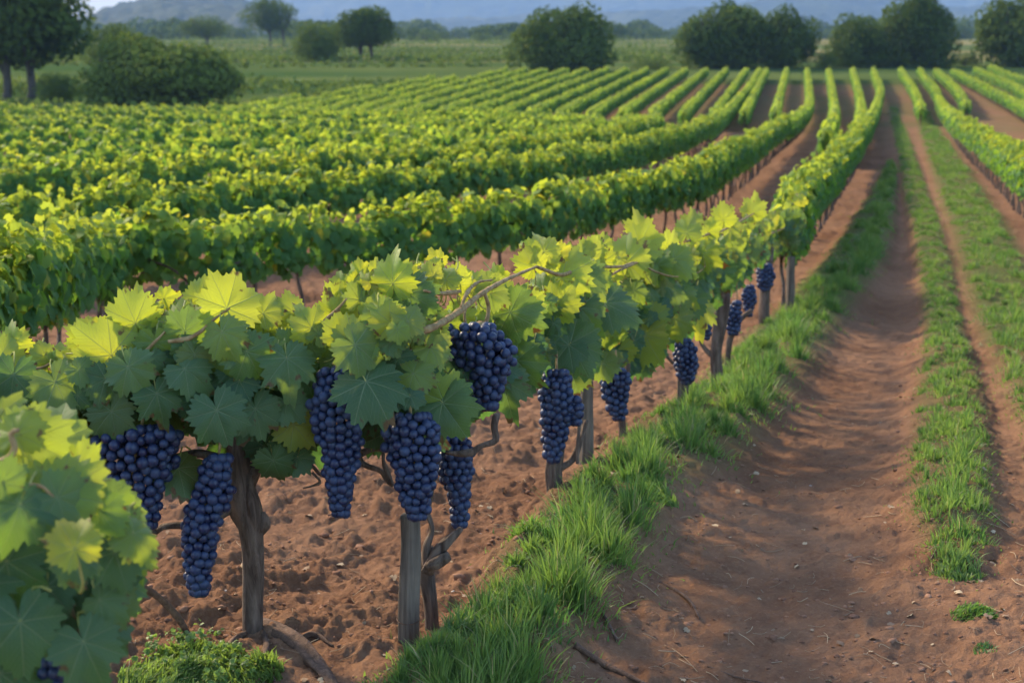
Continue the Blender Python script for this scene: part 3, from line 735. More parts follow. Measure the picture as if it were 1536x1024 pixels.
# ------------------------------------------------------------------ trunks
TRDONE = set()
def tpt(px, py, D): return PD(px, py, D)
def trunk(i, pts, radpx, D=None, sides=18, rough=.14, seed=1, ridges=7, foot=False, n=None):
    D = rowD(vine_px[i][0]) if D is None else D
    W = [PD(p[0], p[1], D - (p[2] if len(p) > 2 else 0)) for p in pts]
    if foot:
        W[0][2] = Gf(W[0][0], W[0][1]) - .03
    gt = Geo(); add_tube(gt, [local(i, q) for q in W], [r / FPX * D for r in radpx], sides=sides, rough=rough, seed=seed, ridges=ridges, n=n)
    nm = 'branch' if i in TRDONE else 'trunk'; TRDONE.add(i); mobj(nm, gt.mesh(nm, M_bark), vroots[i])
# vine 1: gnarled trunk
trunk(1, [(380, 955), (380, 920), (381, 860), (379, 810), (374, 770), (362, 735), (360, 700), (352, 660), (345, 600)], [17, 16, 16, 17, 20, 21, 17, 14, 10], seed=31, foot=True, rough=.10, n=60)
trunk(1, [(384, 800), (380, 765, .02), (374, 735, .02), (372, 712, .015)], [11, 13, 10, 6], seed=32, sides=12, rough=.2)
trunk(1, [(391, 800, .0), (396, 783, .01), (393, 768, .01)], [5, 10, 5], seed=33, sides=12, rough=.25)
trunk(1, [(366, 790), (352, 768), (349, 752), (360, 735)], [8, 9, 7, 6], seed=34, sides=10, rough=.2)
trunk(1, [(364, 740), (385, 700), (410, 670), (440, 640)], [11, 9, 8, 6], seed=35, sides=10, rough=.2)
trunk(1, [(352, 700), (300, 680), (240, 690), (190, 650)], [9, 8, 7, 5], seed=36, sides=10, rough=.2)
trunk(1, [(300, 786), (270, 788), (245, 790), (232, 798), (222, 780)], [6, 6, 5, 4, 3], seed=38, sides=10, rough=.2)
trunk(1, [(350, 760), (325, 778), (300, 786)], [6, 6, 6], seed=39, sides=10, rough=.2)
# vine 2: forked trunk beside post
D2 = rowD(648)
trunk(2, [(648, 968), (648, 930), (646, 900), (641, 870), (640, 840), (644, 820)], [10, 10, 11, 11, 11, 9], seed=41, foot=True)
trunk(2, [(640, 858), (655, 830), (675, 808), (688, 797), (692, 792)], [11, 10, 9, 7, 4], seed=42, D=D2 - .03, sides=12)
trunk(2, [(641, 850), (655, 843), (668, 835), (673, 832)], [8, 10, 9, 7], seed=43, D=D2 - .05, sides=12)
trunk(2, [(640, 850), (640, 820), (648, 795), (640, 770), (622, 745), (610, 720)], [7, 6, 4, 5, 5, 4], seed=44, D=D2 - .02, sides=10)
trunk(2, [(668, 678), (690, 680), (708, 677), (722, 668), (743, 660), (742, 640), (746, 620)], [4, 4.5, 5.5, 5, 5.5, 5, 4], seed=45, sides=10, D=D2 - .05, rough=.3)
trunk(2, [(540, 680), (560, 672), (580, 672), (600, 660)], [6, 6, 6, 6], seed=46, sides=10, D=D2 - .03, rough=.25)
trunk(2, [(538, 685), (545, 696), (572, 706), (580, 720), (590, 728)], [3.5, 4.5, 4.5, 4, 3], seed=47, sides=8, D=D2 - .04, rough=.25)
trunk(2, [(575, 678), (576, 695), (583, 712), (590, 727)], [3, 3.5, 3.5, 2.5], seed=48, sides=8, D=D2 - .05, rough=.25)
trunk(2, [(468, 708), (480, 722), (470, 728), (455, 732)], [3, 2.5, 2, 1.5], seed=49, sides=7, D=D2 - .03, rough=.3)
trunk(2, [(462, 695), (470, 700), (484, 712), (500, 700)], [2.5, 2.5, 2.5, 2], seed=50, sides=7, D=D2 - .03, rough=.3)
trunk(2, [(640, 770), (650, 700), (640, 620), (620, 560)], [5, 6, 6, 6], seed=51, sides=10, D=D2 + .03)
# vine 3
trunk(3, [(832, 765), (831, 730), (830, 700), (838, 660), (850, 600), (850, 540)], [12, 11.5, 11, 8, 7, 6], seed=52, foot=True, ridges=5)
trunk(3, [(838, 703), (858, 690), (868, 670), (880, 630)], [5, 5, 4, 3], seed=53, sides=9)
trunk(3, [(866, 695), (868, 650), (872, 600)], [2.5, 3, 2.5], seed=54, sides=7, D=rowD(832) - .05)
# vine 4
trunk(4, [(934, 668), (934, 645), (933, 615), (938, 580), (945, 520)], [5.5, 5.5, 5, 4.5, 4], seed=55, foot=True)
# vine 5
trunk(5, [(1076, 586), (1075, 560), (1073, 530), (1078, 500), (1083, 470), (1090, 430)], [9.5, 8.5, 8, 9, 10, 8], seed=56, foot=True)
trunk(5, [(1074, 535), (1062, 528), (1052, 515), (1050, 505)], [5, 4, 3, 2.5], seed=57, sides=9)
trunk(5, [(985, 522), (998, 532), (1010, 545)], [3, 3, 2.5], seed=58, sides=8, D=rowD(1010))
trunk(5, [(1092, 560), (1092, 530), (1096, 505), (1110, 480), (1128, 465)], [5, 4.5, 4.5, 4, 3], seed=59, sides=9, D=rowD(1092) + .1)
# vine 6
trunk(6, [(1146, 505), (1146, 470), (1147, 440), (1150, 410), (1155, 370)], [7, 7.5, 8, 7, 6], seed=60, foot=True)
trunk(0, [(-90, 960), (-88, 860), (-85, 760), (-60, 640)], [15, 14, 13, 10], seed=61, foot=True)

# ------------------------------------------------------------------ grape bunches
ico = None
def icosphere():
    import bmesh
    bm = bmesh.new(); bmesh.ops.create_icosphere(bm, subdivisions=2, radius=1); V = np.array([v.co[:] for v in bm.verts]); T = np.array([[v.index for v in f.verts] for f in bm.faces]); bm.free(); return V, T
IV, IT = icosphere()
def pack(prof, Dc, rb, seed, depth=.75):
    """prof: [(py, xl, xr)] full-size pixels at distance Dc -> berry centres (world)"""
    rn = np.random.default_rng(seed); pr = np.array(prof, float); sc = Dc / FPX
    cm = (pr[:, 1] + pr[:, 2]) / 2; hw_ = (pr[:, 2] - pr[:, 1]) / 2 * 1.10 * (1 + rn.uniform(-.05, .12, len(pr))); pr[:, 1] = cm - hw_; pr[:, 2] = cm + hw_
    A = []; r_px = rb / sc
    N_ = 0
    for i in range(len(pr) - 1):
        hgt = pr[i + 1, 0] - pr[i, 0]; wd = (pr[i, 2] - pr[i, 1] + pr[i + 1, 2] - pr[i + 1, 1]) / 2
        per = np.pi * (wd * (1 + depth) / 2) * hgt; N_ += per / (r_px * 2) ** 2 * 1.30
        A.append(wd * hgt)
    N_ = int(N_)
    y = rn.uniform(pr[0, 0], pr[-1, 0], N_ * 3); wd = np.interp(y, pr[:, 0], pr[:, 2] - pr[:, 1])
    y = y[rn.random(len(y)) < (wd / wd.max())][:N_]
    th = rn.uniform(0, 2 * np.pi, len(y))
    def shell(y, th):
        c = (np.interp(y, pr[:, 0], pr[:, 1]) + np.interp(y, pr[:, 0], pr[:, 2])) / 2; hw = np.maximum((np.interp(y, pr[:, 0], pr[:, 2]) - np.interp(y, pr[:, 0], pr[:, 1])) / 2 - r_px, 1)
        return c, hw
    jit = rn.uniform(.78, 1.12, len(y))
    for it in range(60):
        c, hw = shell(y, th); X = np.stack([c + hw * jit * np.cos(th), y, hw * depth * jit * np.sin(th)], 1)
        d = X[:, None] - X[None]; dist = np.linalg.norm(d, axis=-1) + 1e-6; np.fill_diagonal(dist, 1e9)
        ov = np.maximum(2 * r_px * .93 - dist, 0); mv = (d / dist[..., None] * ov[..., None]).sum(1) * .35
        X = X + mv; y = np.clip(X[:, 1], pr[0, 0] + r_px * .6, pr[-1, 0] - r_px); c, hw = shell(y, th)
        th = np.arctan2(X[:, 2] / depth, X[:, 0] - c)
    c, hw = shell(y, th); X = np.stack([c + hw * jit * np.cos(th), y, hw * depth * jit * np.sin(th)], 1)
    O = np.array([PD(px, py, Dc) for px, py in X[:, :2]]); d = norm(O - np.array([0, 0, CAMZ]))
    return O + d * (X[:, 2] * sc)[:, None], (pr[:, 1].mean() + pr[:, 2].mean()) / 2
def bunch(vi, prof, Dc, rbpx, seed, label, stem_from=None, extra=None):
    rb = rbpx * .86 * Dc / FPX; ge = Geo(); allp = []
    for pf in [prof] + (extra or []):
        c, _ = pack(pf, Dc, rb, seed); allp.append(c)
    c = np.vstack(allp); rn = np.random.default_rng(seed)
    r = rb * rn.uniform(.76, 1.10, len(c)); n = len(IV)
    el = 1 + rn.uniform(-.03, .08, len(c))
    W = IV[None] * r[:, None, None] * np.stack([np.ones_like(el), np.ones_like(el), el], 1)[:, None] + (c - np.array(vroots[vi].location))[:, None]
    T = (IT[None] + (np.arange(len(c)) * n)[:, None, None]).reshape(-1, 3)
    ti = np.stack([rn.random(len(c)), rn.random(len(c)), rn.random(len(c))], 1)
    ge.add(W.reshape(-1, 3), None, T, tint=np.repeat(ti, n, 0))
    o = mobj('grape_bunch', ge.mesh('grape_bunch', M_grape), vroots[vi]); o['label'] = label
    st = Geo(); p0 = prof[0]; cx = (p0[1] + p0[2]) / 2; last = prof[-1]; midp = prof[len(prof) // 2]
    pts = [PD(cx, p0[0] - 28, Dc + .03), PD(cx, p0[0], Dc), PD((midp[1] + midp[2]) / 2, midp[0], Dc), PD((last[1] + last[2]) / 2, last[0] - 12, Dc)]
    add_tube(st, [local(vi, q) for q in pts], [.0035, .0035, .003, .002], sides=7, rough=.1, seed=seed)
    mobj('bunch_stem', st.mesh('bunch_stem', M_cane), o)
def bD(px, off=.10): return rowD(px) - off
bunch(1, [(638, 178, 248), (655, 150, 266), (690, 136, 264), (715, 150, 248), (740, 172, 243), (775, 188, 240), (796, 200, 232)], bD(205, .12), 11.2, 1, 'wide shouldered bunch of blue grapes, farthest left on the front row')
bunch(1, [(682, 308, 348), (705, 296, 352), (740, 290, 350), (765, 276, 342), (800, 271, 328), (850, 272, 320), (880, 278, 318), (896, 288, 308)], bD(318, .13), 10.6, 2, 'long bunch of blue grapes hanging lowest, left of the gnarled trunk')
bunch(2, [(552, 480, 530), (575, 468, 546), (620, 467, 545), (660, 478, 542), (700, 480, 538), (740, 488, 532), (778, 500, 524)], bD(508, .15), 10.2, 3, 'long narrow bunch of blue grapes between the two trunks')
bunch(2, [(486, 668, 730), (505, 665, 752), (525, 672, 768), (550, 682, 773), (580, 694, 755), (600, 712, 755), (617, 724, 742)], bD(715, .22), 10.4, 4, 'largest triangular bunch of blue grapes high under the bent cane')
bunch(2, [(620, 592, 640), (645, 577, 656), (680, 580, 656), (720, 590, 654), (750, 596, 650), (783, 614, 642)], bD(615, .11), 10.2, 5, 'blue grape bunch hanging over the top of the foremost post')
bunch(2, [(655, 660, 700), (680, 652, 711), (710, 656, 711), (740, 668, 706), (770, 675, 704), (794, 680, 700)], bD(682, .09), 9.6, 6, 'smaller dark grape bunch ending above the forked branch')
bunch(3, [(555, 818, 852), (575, 808, 858), (600, 808, 860), (640, 810, 856), (670, 812, 848), (696, 820, 840)], bD(833, .12), 8.6, 7, 'long slim bunch of grapes with a small side shoulder', extra=[[(595, 858, 872), (612, 852, 876), (640, 856, 872)]])
bunch(4, [(553, 906, 942), (570, 902, 946), (595, 903, 944), (615, 912, 942), (633, 922, 936)], bD(923, .12), 7.6, 8, 'short plump bunch of dark grapes above the thin stem')
bunch(5, [(508, 1018, 1036), (525, 1009, 1046), (550, 1010, 1048), (565, 1016, 1044), (578, 1026, 1036)], bD(1028, .10), 6.4, 9, 'grape bunch hanging right above the short thick post')
bunch(5, [(462, 1052, 1066), (480, 1050, 1068), (500, 1052, 1068), (511, 1056, 1064)], bD(1060, .08), 5.6, 10, 'small dark bunch just left of the twisted trunk')
bunch(5, [(452, 1098, 1112), (470, 1088, 1113), (490, 1086, 1113), (504, 1094, 1108)], bD(1100, .17), 5.6, 11, 'grape bunch just right of the twisted trunk')
bunch(6, [(428, 1118, 1132), (445, 1112, 1135), (462, 1114, 1133), (476, 1118, 1128)], bD(1122, .19), 5.0, 12, 'upper grape bunch left of the last bearing trunk')
bunch(6, [(396, 1138, 1156), (410, 1134, 1162), (425, 1135, 1160), (438, 1142, 1154)], bD(1148, .20), 4.8, 13, 'topmost and farthest grape bunch against its trunk')

for i, o in enumerate(vroots):
    if FOL[i].n: mobj('foliage', FOL[i].mesh('foliage', [M_leaf, M_tend]), o)

# ------------------------------------------------------------------ nearest vine, lower left corner
DF = 1.92
nv = empty('grapevine', (-.95, DF + .05, Gf(-.95, DF + .05)))
tag(nv, 'nearest grapevine filling the lower left corner with large leaves, one leaf curled and yellow', 'grapevine', 'grapevines at the start of the front row')
vroots.append(nv); FOL.append(Geo()); PET.append(Geo()); CANE.append(Geo()); NI = len(vroots) - 1
near = [
 (25,652,66,72,.9,.1,.10),(38,660,104,-18,.7,.05,.08),(87,742,104,38,.9,.05,.12),(86,746,86,-22,.35,0,.13),(30,757,96,-108,.2,0,.16),
 (112,822,74,118,1,1.0,.24),(107,832,66,-12,.3,0,.18),(108,840,60,-75,.35,0,.17),(10,842,98,-78,.15,0,.10),(150,765,66,-58,.3,0,.10),(200,800,62,-50,.6,0,.08),
 (172,828,80,-68,.28,0,.06),(30,932,112,-80,.15,0,.14),(125,962,96,-60,.18,0,.12),(150,900,60,-30,.3,0,.08),(168,900,66,-58,.3,.1,.05),
 (5,722,56,15,.35,0,.17),(12,700,70,100,.8,.1,.06),(60,700,70,140,.7,0,.04),(-10,640,80,60,.85,.1,.04),(60,790,70,-70,.2,0,.04),(120,700,60,20,.8,0,.02),
 (-40,760,110,-70,.2,0,.10),(-40,880,110,-80,.2,0,.12),(70,880,80,-90,.15,0,.04),(100,1010,90,-70,.15,0,.06),(0,1010,110,-80,.15,0,.10),(180,790,52,40,.6,0,.02),(205,830,56,-80,.5,.1,.02),(140,860,70,-90,.2,0,0.),
]
for h in near:
    place_leaf(*h[:6], h[6], D=DF, vi=NI)
rn = np.random.default_rng(77)
for _ in range(240):
    py = rn.uniform(650, 1120); xr = np.interp(py, [640, 700, 760, 820, 900, 1000, 1100], [70, 110, 180, 195, 165, 130, 140])
    px = rn.uniform(-260, xr); hh = (py - 650) / 450
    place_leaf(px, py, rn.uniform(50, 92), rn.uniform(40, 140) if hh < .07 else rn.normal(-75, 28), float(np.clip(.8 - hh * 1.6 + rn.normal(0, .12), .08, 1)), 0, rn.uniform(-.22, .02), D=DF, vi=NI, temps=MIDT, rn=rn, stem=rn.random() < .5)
def ctube(ge, pts, rad, D, i=NI, **k):
    ge = Geo(); add_tube(ge, [local(i, PD(p[0], p[1], D - (p[2] if len(p) > 2 else 0))) for p in pts], [r / FPX * D for r in rad], **k); mobj('cane', ge.mesh('cane', M_cane), nv)
ctube(CANE[NI], [(-40, 700), (8, 690), (22, 672), (16, 650), (28, 645)], [8, 6, 5, 4], DF - .12, sides=9, rough=.1, seed=3)
ctube(CANE[NI], [(30, 730), (60, 728), (80, 745)], [4, 3.5, 3], DF - .13, sides=9, rough=.1, seed=4)
ctube(CANE[NI], [(-60, 940), (10, 925), (60, 905), (130, 880)], [8, 7, 6, 4], DF - .02, sides=9, rough=.2, seed=6)
for i in (NI,):
    mobj('foliage', FOL[i].mesh('foliage', [M_leaf, M_tend]), nv)
ge = Geo(); z0 = 0.0
add_tube(ge, [(-.05, .1, z0 - .03), (-.06, .1, .2), (-.02, .08, .42), (.02, .05, .6)], [.026, .022, .02, .014], sides=16, rough=.15, seed=9, ridges=7); mobj('trunk', ge.mesh('trunk', M_bark), nv)
bunch(NI, [(985, 62, 100), (1005, 50, 108), (1040, 55, 104), (1075, 66, 94)], DF - .06, 15, 21, 'dark grape bunch half hidden at the very bottom left')

# loop of dark cane rooting in the soil beside the nearest vine
D_ = rowD(250) - .12
e = empty('bent_cane', tuple(P(287, 960))); ge = Geo(); L0 = np.array(e.location)
p1 = P(287, 960); Dd = p1[1]
add_tube(ge, [PD(190, 880, Dd - .12) - L0, PD(215, 882, Dd - .1) - L0, PD(240, 897, Dd - .06) - L0, PD(268, 927, Dd - .03) - L0, PD(284, 958, Dd) - L0, PD(288, 975, Dd) - L0], [.010, .0085, .0085, .008, .0075, .007], sides=12, rough=.1, seed=4)
bpy.data.objects.remove(e)
o = mobj('bent_cane', ge.mesh('bent_cane', M_root), None, tuple(L0)); tag(o, 'dark brown cane arching down into the soil, right of the nearest leaves', 'cane')
# root crawling from the gnarled trunk
ge = Geo(); pts = [(384, 925), (400, 935), (430, 948), (462, 968), (490, 992), (505, 1020)]
Wp = []
for k, (a, b) in enumerate(pts):
    q = P(a, b + 14); q[2] = Gf(q[0], q[1]) - .004; Wp.append(q)
L0 = np.array(Wp[0]).copy()
add_tube(ge, [q - L0 for q in Wp], [.018, .022, .019, .020, .014, .007], sides=22, rough=.30, seed=8, ridges=8)
o = mobj('surface_root', ge.mesh('surface_root', M_root), None, tuple(L0))
for pts in ([(388, 935), (372, 948), (352, 958), (338, 975)], [(392, 940), (400, 960), (398, 985), (412, 1005)], [(440, 955), (470, 950), (500, 962)]):
    Wq = []
    for a, b in pts:
        q = P(a, b + 10); q[2] = Gf(q[0], q[1]) + .002; Wq.append(q - L0)
    ge = Geo(); add_tube(ge, Wq, [.008, .007, .003], sides=10, rough=.3, seed=int(pts[0][0])); mobj('side_root', ge.mesh('side_root', M_root), o)
tag(o, 'thick surface root crawling over the soil from the gnarled trunk', 'root')

# ------------------------------------------------------------------ posts
posts = [(613, 968, 772, 16.5, 'stout weathered wooden post nearest the camera, a blue bunch resting over its top', True),
         (878, 752, 560, 10.5, 'tall slim wooden post right of the long narrow bunch', False),
         (1023, 634, 560, 9.0, 'short thick wooden post right under a small bunch', False),
         (1185, 452, 385, 6.5, 'grey wooden post beside the grass, beyond the last grape-bearing vine', False)]
for k, (px, yb, yt, rp, lab, band) in enumerate(posts):
    D = rowD(px) + (-.02 if k == 0 else .0); b = PD(px, yb, D); tpn = PD(px + 2, yt, D)
    zb = Gf(b[0], b[1]); r = rp / FPX * D
    root = empty('wooden_post', (b[0], b[1], zb)); tag(root, lab, 'post', 'posts of the front row')
    hgt = tpn[2] - zb; ge = Geo()
    add_tube(ge, [(0, 0, -.06), (.002, 0, hgt * .3), (tpn[0] - b[0], 0, hgt * .7), (tpn[0] - b[0], 0, hgt)], [r * 1.05, r, r * .96, r * .93], sides=26, rough=.035, seed=70 + k, ridges=5, n=50)
    mobj('pole', ge.mesh('pole', M_post), root)
    if band:
        ge = Geo(); th = np.linspace(0, 2 * np.pi, 25)
        add_tube(ge, [(math.cos(a) * r * 1.08, math.sin(a) * r * 1.08, .065 + .004 * math.sin(a)) for a in th], [.0012, .0012], sides=6, n=60, cap=False)
        mobj('wire_tie', ge.mesh('wire_tie', M_root), root)

#GRASS_BEGIN
# ------------------------------------------------------------------ grass
def blades(pos, h, wd, lean_az, lean, tint, seg=3):
    n = len(pos); t = np.linspace(0, 1, seg + 1); az = lean_az
    dx, dy = np.cos(az), np.sin(az); sx, sy = -dy, dx
    fa = rng.uniform(0, np.pi, n); sx, sy = np.cos(fa), np.sin(fa)
    bend = (t[None] ** 1.8) * lean[:, None] * h[:, None]
    up = t[None] * h[:, None] * (1 - .35 * lean[:, None] * t[None])
    c = np.stack([pos[:, 0:1] + dx[:, None] * bend, pos[:, 1:2] + dy[:, None] * bend, pos[:, 2:3] + up], -1)
    ww = wd[:, None] * (1 - t[None] ** 1.6 * .92)
    off = np.stack([sx[:, None] * ww, sy[:, None] * ww, 0 * ww], -1)
    V = np.stack([c - off, c + off], 2).reshape(n, -1, 3); k = V.shape[1]
    q = np.array([[2 * i, 2 * i + 1, 2 * i + 3, 2 * i + 2] for i in range(seg)])
    Q = (q[None] + (np.arange(n) * k)[:, None, None]).reshape(-1, 4)
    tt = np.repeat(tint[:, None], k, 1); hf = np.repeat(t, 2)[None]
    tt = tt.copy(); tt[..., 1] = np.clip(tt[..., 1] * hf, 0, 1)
    return V.reshape(-1, 3), Q, tt.reshape(-1, 3)
def grow(ge, x, y, hmul, rn, hsc=1.0, dens_lean=.6, dry=.03, yl=0.0, wmul=1.0):
    n = len(x); z = G(x, y) - .004
    # clumps: height field & lean away from clump centre
    cl = fbm(x * 3.1 + 2, y * 3.1, 2) ; gx = fbm(x * 3.1 + 2.02, y * 3.1, 2) - cl; gy = fbm(x * 3.1 + 2, y * 3.1 + .06, 2) - cl
    h = hmul * (1 + 1.1 * cl) * rn.uniform(.45, 1.15, n) * hsc; h = np.maximum(h, .012)
    az = np.arctan2(-gy, -gx) + rn.normal(0, .8, n); lean = np.clip(np.abs(rn.normal(dens_lean, .28, n)), .05, 1.3)
    wd = (rn.uniform(.0011, .0026, n) * (1 + .10 * y)) * wmul
    ti = np.stack([np.clip(.35 + yl + 1.3 * fbm(x * 1.3, y * 1.3 + 7, 2) + rn.normal(0, .18, n), 0, 1), rn.random(n), (rn.random(n) < dry) * rn.random(n)], 1)
    V, Q, T = blades(np.stack([x, y, z], 1), h, wd, az, lean, ti); ge.add(V, Q, tint=T)
def fill_strip(k, ncl, nb, hgt, rad, seed, edge=1.0, yl=.1, dry=.04, short=.35, wm=1.0, side=False):
    """tussocks: clump centres spread over the strip, blades fanning out from each"""
    rn = np.random.default_rng(seed); T = STRIPS[k]; ge = Geo()
    y0, y1 = T[0, 0], T[-1, 0]
    y = np.exp(rn.uniform(np.log(y0), np.log(y1), ncl * 3)); u = rn.uniform(-edge, edge, ncl * 3)
    l = np.interp(y, T[:, 0], T[:, 1]); r = np.interp(y, T[:, 0], T[:, 2]); hw = (r - l) / 2
    keep = rn.random(len(y)) < (hw / hw.max()) ** .5; y, u, hw, l, r = [q[keep][:ncl] for q in (y, u, hw, l, r)]
    cx = (l + r) / 2 + u * hw; sz = rn.uniform(.38, 1.5, len(y)) ** 1.15 * (1 - .35 * np.abs(u)); sc = 1 + .012 * y
    if side: sz = sz * np.clip(.95 + .75 * u, .38, 1.1)
    m = len(y); per = nb; ci = np.repeat(np.arange(m), per); n = len(ci)
    a = rn.uniform(0, 6.28, n); q = np.abs(rn.normal(0, .55, n)); rr = rad * sz[ci] * sc[ci]
    x = cx[ci] + np.cos(a) * q * rr; yy = y[ci] + np.sin(a) * q * rr
    lng = rn.random(n) > short
    h = hgt * sz[ci] * np.where(lng, rn.uniform(.55, 1.15, n), rn.uniform(.15, .45, n)) * np.clip(1.15 - .35 * q, .3, 1.2)
    lean = np.clip(.15 + .55 * q + rn.normal(0, .18, n), .02, 1.25)
    ct = np.clip(.35 + yl + rn.normal(0, .22, m), 0, 1)
    ti = np.stack([np.clip(ct[ci] + rn.normal(0, .16, n), 0, 1), rn.random(n), (rn.random(n) < dry) * rn.uniform(.4, 1, n)], 1)
    wd = rn.uniform(.0010, .0023, n) * (1 + .11 * yy) * wm
    V, Q, TT = blades(np.stack([x, yy, G(x, yy) - .004], 1), h, wd, a + rn.normal(0, .5, n), lean, ti); ge.add(V, Q, tint=TT)
    # thin short under-growth
    n2 = n // 3; ii = rn.integers(0, m, n2); x = cx[ii] + rn.normal(0, 1.1, n2) * rad * sc[ii]; yy = y[ii] + rn.normal(0, 1.1, n2) * rad * sc[ii]
    grow(ge, x, yy, hgt * .28, rn, yl=yl, dry=.12)
    return ge
g0 = fill_strip(0, 360, 165, .098, .058, 11, edge=.78, yl=.12, side=True)
# spill of weeds: a bright tuft at the foot of the gnarled trunk, and around posts
rn = np.random.default_rng(5)
def tuft(ge, px, py, rpx, n, h, seed, yl=.3, wm=1.2, sq=.5):
    rn = np.random.default_rng(seed); c = P(px, py); r = rpx / FPX * c[1]
    a = rn.uniform(0, 6.28, n); q = np.sqrt(rn.random(n)) * r
    x = c[0] + np.cos(a) * q; y = c[1] + np.sin(a) * q * 1.0
    grow(ge, x, y, h * (1.15 - .6 * (q / r) ** 2), rn, yl=yl, wmul=wm, dry=.02)
for a in [(650, 1015, 45, 600, .05, 1, .0), (710, 985, 50, 700, .07, 2, 0), (795, 838, 34, 500, .07, 4, .2), (990, 770, 30, 300, .06, 5, .1)]:
    tuft(g0, *a[:5], a[5], yl=a[6])
o = mobj('grass_verge', g0.mesh('grass_verge', M_grass, True)); tag(o, 'tall tufted green grass verge between the front vines and the dirt track', 'grass', kind='stuff')
g1 = fill_strip(1, 950, 52, .044, .042, 12, edge=.88, yl=.2)
tuft(g1, 1460, 925, 36, 420, .035, 6, .1); tuft(g1, 1435, 860, 40, 420, .035, 7, .1); tuft(g1, 1478, 975, 18, 80, .022, 8, .0)
o = mobj('grass_strip', g1.mesh('grass_strip', M_grass, True)); tag(o, 'narrow green grass strip between the two wheel tracks', 'grass', kind='stuff')
g2 = fill_strip(2, 620, 60, .070, .07, 13, edge=.8, yl=.15)
o = mobj('grass_strip', g2.mesh('grass_strip', M_grass, True)); tag(o, 'wide grass strip at the right edge before the next vine row', 'grass', kind='stuff')
# bright weeds at bottom left
g3 = Geo()
for a in [(300, 1005, 80, 2600, .07, 21, .75), (250, 1030, 75, 2200, .07, 22, .7), (350, 1035, 65, 1200, .065, 23, .5), (395, 1005, 34, 500, .075, 24, .15)]:
    tuft(g3, *a[:5], a[5], yl=a[6], wm=1.3)
rn = np.random.default_rng(9)
for (wx_, wy_, wr) in [(255, 985, .05), (300, 972, .055), (335, 990, .05), (275, 1015, .06), (225, 1010, .05), (360, 1012, .04), (310, 1025, .06)]:
    c = P(wx_, wy_)
    for q_ in range(12):
        a = rn.uniform(0, 6.28); q = math.sqrt(rn.random()) * wr; x0_, y0_ = c[0] + math.cos(a) * q, c[1] + math.sin(a) * q
        hh = rn.uniform(.015, .05) * (1.2 - q / wr * .6); k_ = rn.integers(5, 11); t = rn.random(k_)
        pos = np.stack([x0_ + t * rn.normal(0, .012) + rn.normal(0, .004, k_), y0_ + t * rn.normal(0, .012) + rn.normal(0, .004, k_), Gf(x0_, y0_) + t * hh + .004], 1)
        add_leaves(g3, LOWT, pos, norm(rn.normal(0, .6, (k_, 3)) + [0, -.2, 1]), rn.normal(size=(k_, 3)), rn.uniform(.004, .0095, k_), np.stack([rn.uniform(.6, 1, k_), rn.random(k_) * .8, 0 * t], 1), rn=rn)
o = mobj('low_weeds', g3.mesh('low_weeds', M_grass, True)); tag(o, 'bright green low weeds at the foot of the gnarled trunk', 'weeds', kind='stuff')
# dry grass and litter on the soil
ge = Geo(); rn = np.random.default_rng(31)
n = 650; py = rn.uniform(560, 1030, n); px = rn.uniform(120, 1540, n)
for a, b in zip(px, py):
    p = P(a, b); L_ = rn.uniform(.006, .028) * (2.2 if rn.random() < .05 else 1); th = rn.uniform(0, 6.28)
    q = [p + np.array([math.cos(th) * L_ * s, math.sin(th) * L_ * s, 0]) + np.array([*rn.normal(0, .004, 2), 0]) for s in (-1, 0, 1)]
    q = [np.array([v[0], v[1], Gf(v[0], v[1]) + .002 + rn.uniform(0, .006)]) for v in q]
    V, Q, T = tube(q, [.0006 * rn.uniform(.6, 2)] * 2, sides=4, n=5, cap=False); ge.add(V, Q, tint=(rn.random() * .85, 0, 0))
n = 200; pp = np.array([P(rn.uniform(150, 1536), rn.uniform(560, 1024)) for _ in range(n)]); pp[:, 2] = G(pp[:, 0], pp[:, 1]) + .004
add_leaves(ge, LOWT, pp, norm(rn.normal(0, .45, (n, 3)) + [0, 0, 1]), rn.normal(size=(n, 3)), rn.uniform(.005, .016, n), np.stack([rn.random(n) * .8, 0 * pp[:, 0], 0 * pp[:, 0]], 1), rn=rn)
o = mobj('plant_litter', ge.mesh('plant_litter', M_straw)); tag(o, 'dry straw and twig litter scattered over the soil', 'litter', kind='stuff')
ge = Geo(); rn = np.random.default_rng(33); import bmesh
n = 2600; py = 480 + 560 * rn.random(n) ** .8; px = rn.uniform(150, 1540, n)
bm = bmesh.new(); bmesh.ops.create_icosphere(bm, subdivisions=2, radius=1); BV = np.array([v.co[:] for v in bm.verts]); BT = np.array([[v.index for v in f.verts] for f in bm.faces]); bm.free()
for a, b in zip(px, py):
    p = P(a, b); s = rn.uniform(.0015, .0055) * (2.2 if rn.random() < .06 else 1)
    k = rn.normal(0, 1, (3, 3)); d = 1 + .30 * np.sin(BV @ k[0] * 2.2 + 1) + .16 * np.sin(BV @ k[1] * 3.7) + .1 * np.sin(BV @ k[2] * 6)
    V = BV * d[:, None] * s * [1.2, 1.0, .65] + [p[0], p[1], Gf(p[0], p[1]) - s * .05]
    ge.add(V, None, BT, tint=(rn.random(), (rn.random() < .012) * 1.0, 0))
o = mobj('soil_clods', ge.mesh('soil_clods', M_clod)); tag(o, 'small clods and stones lying on the reddish soil', 'clods', kind='stuff')
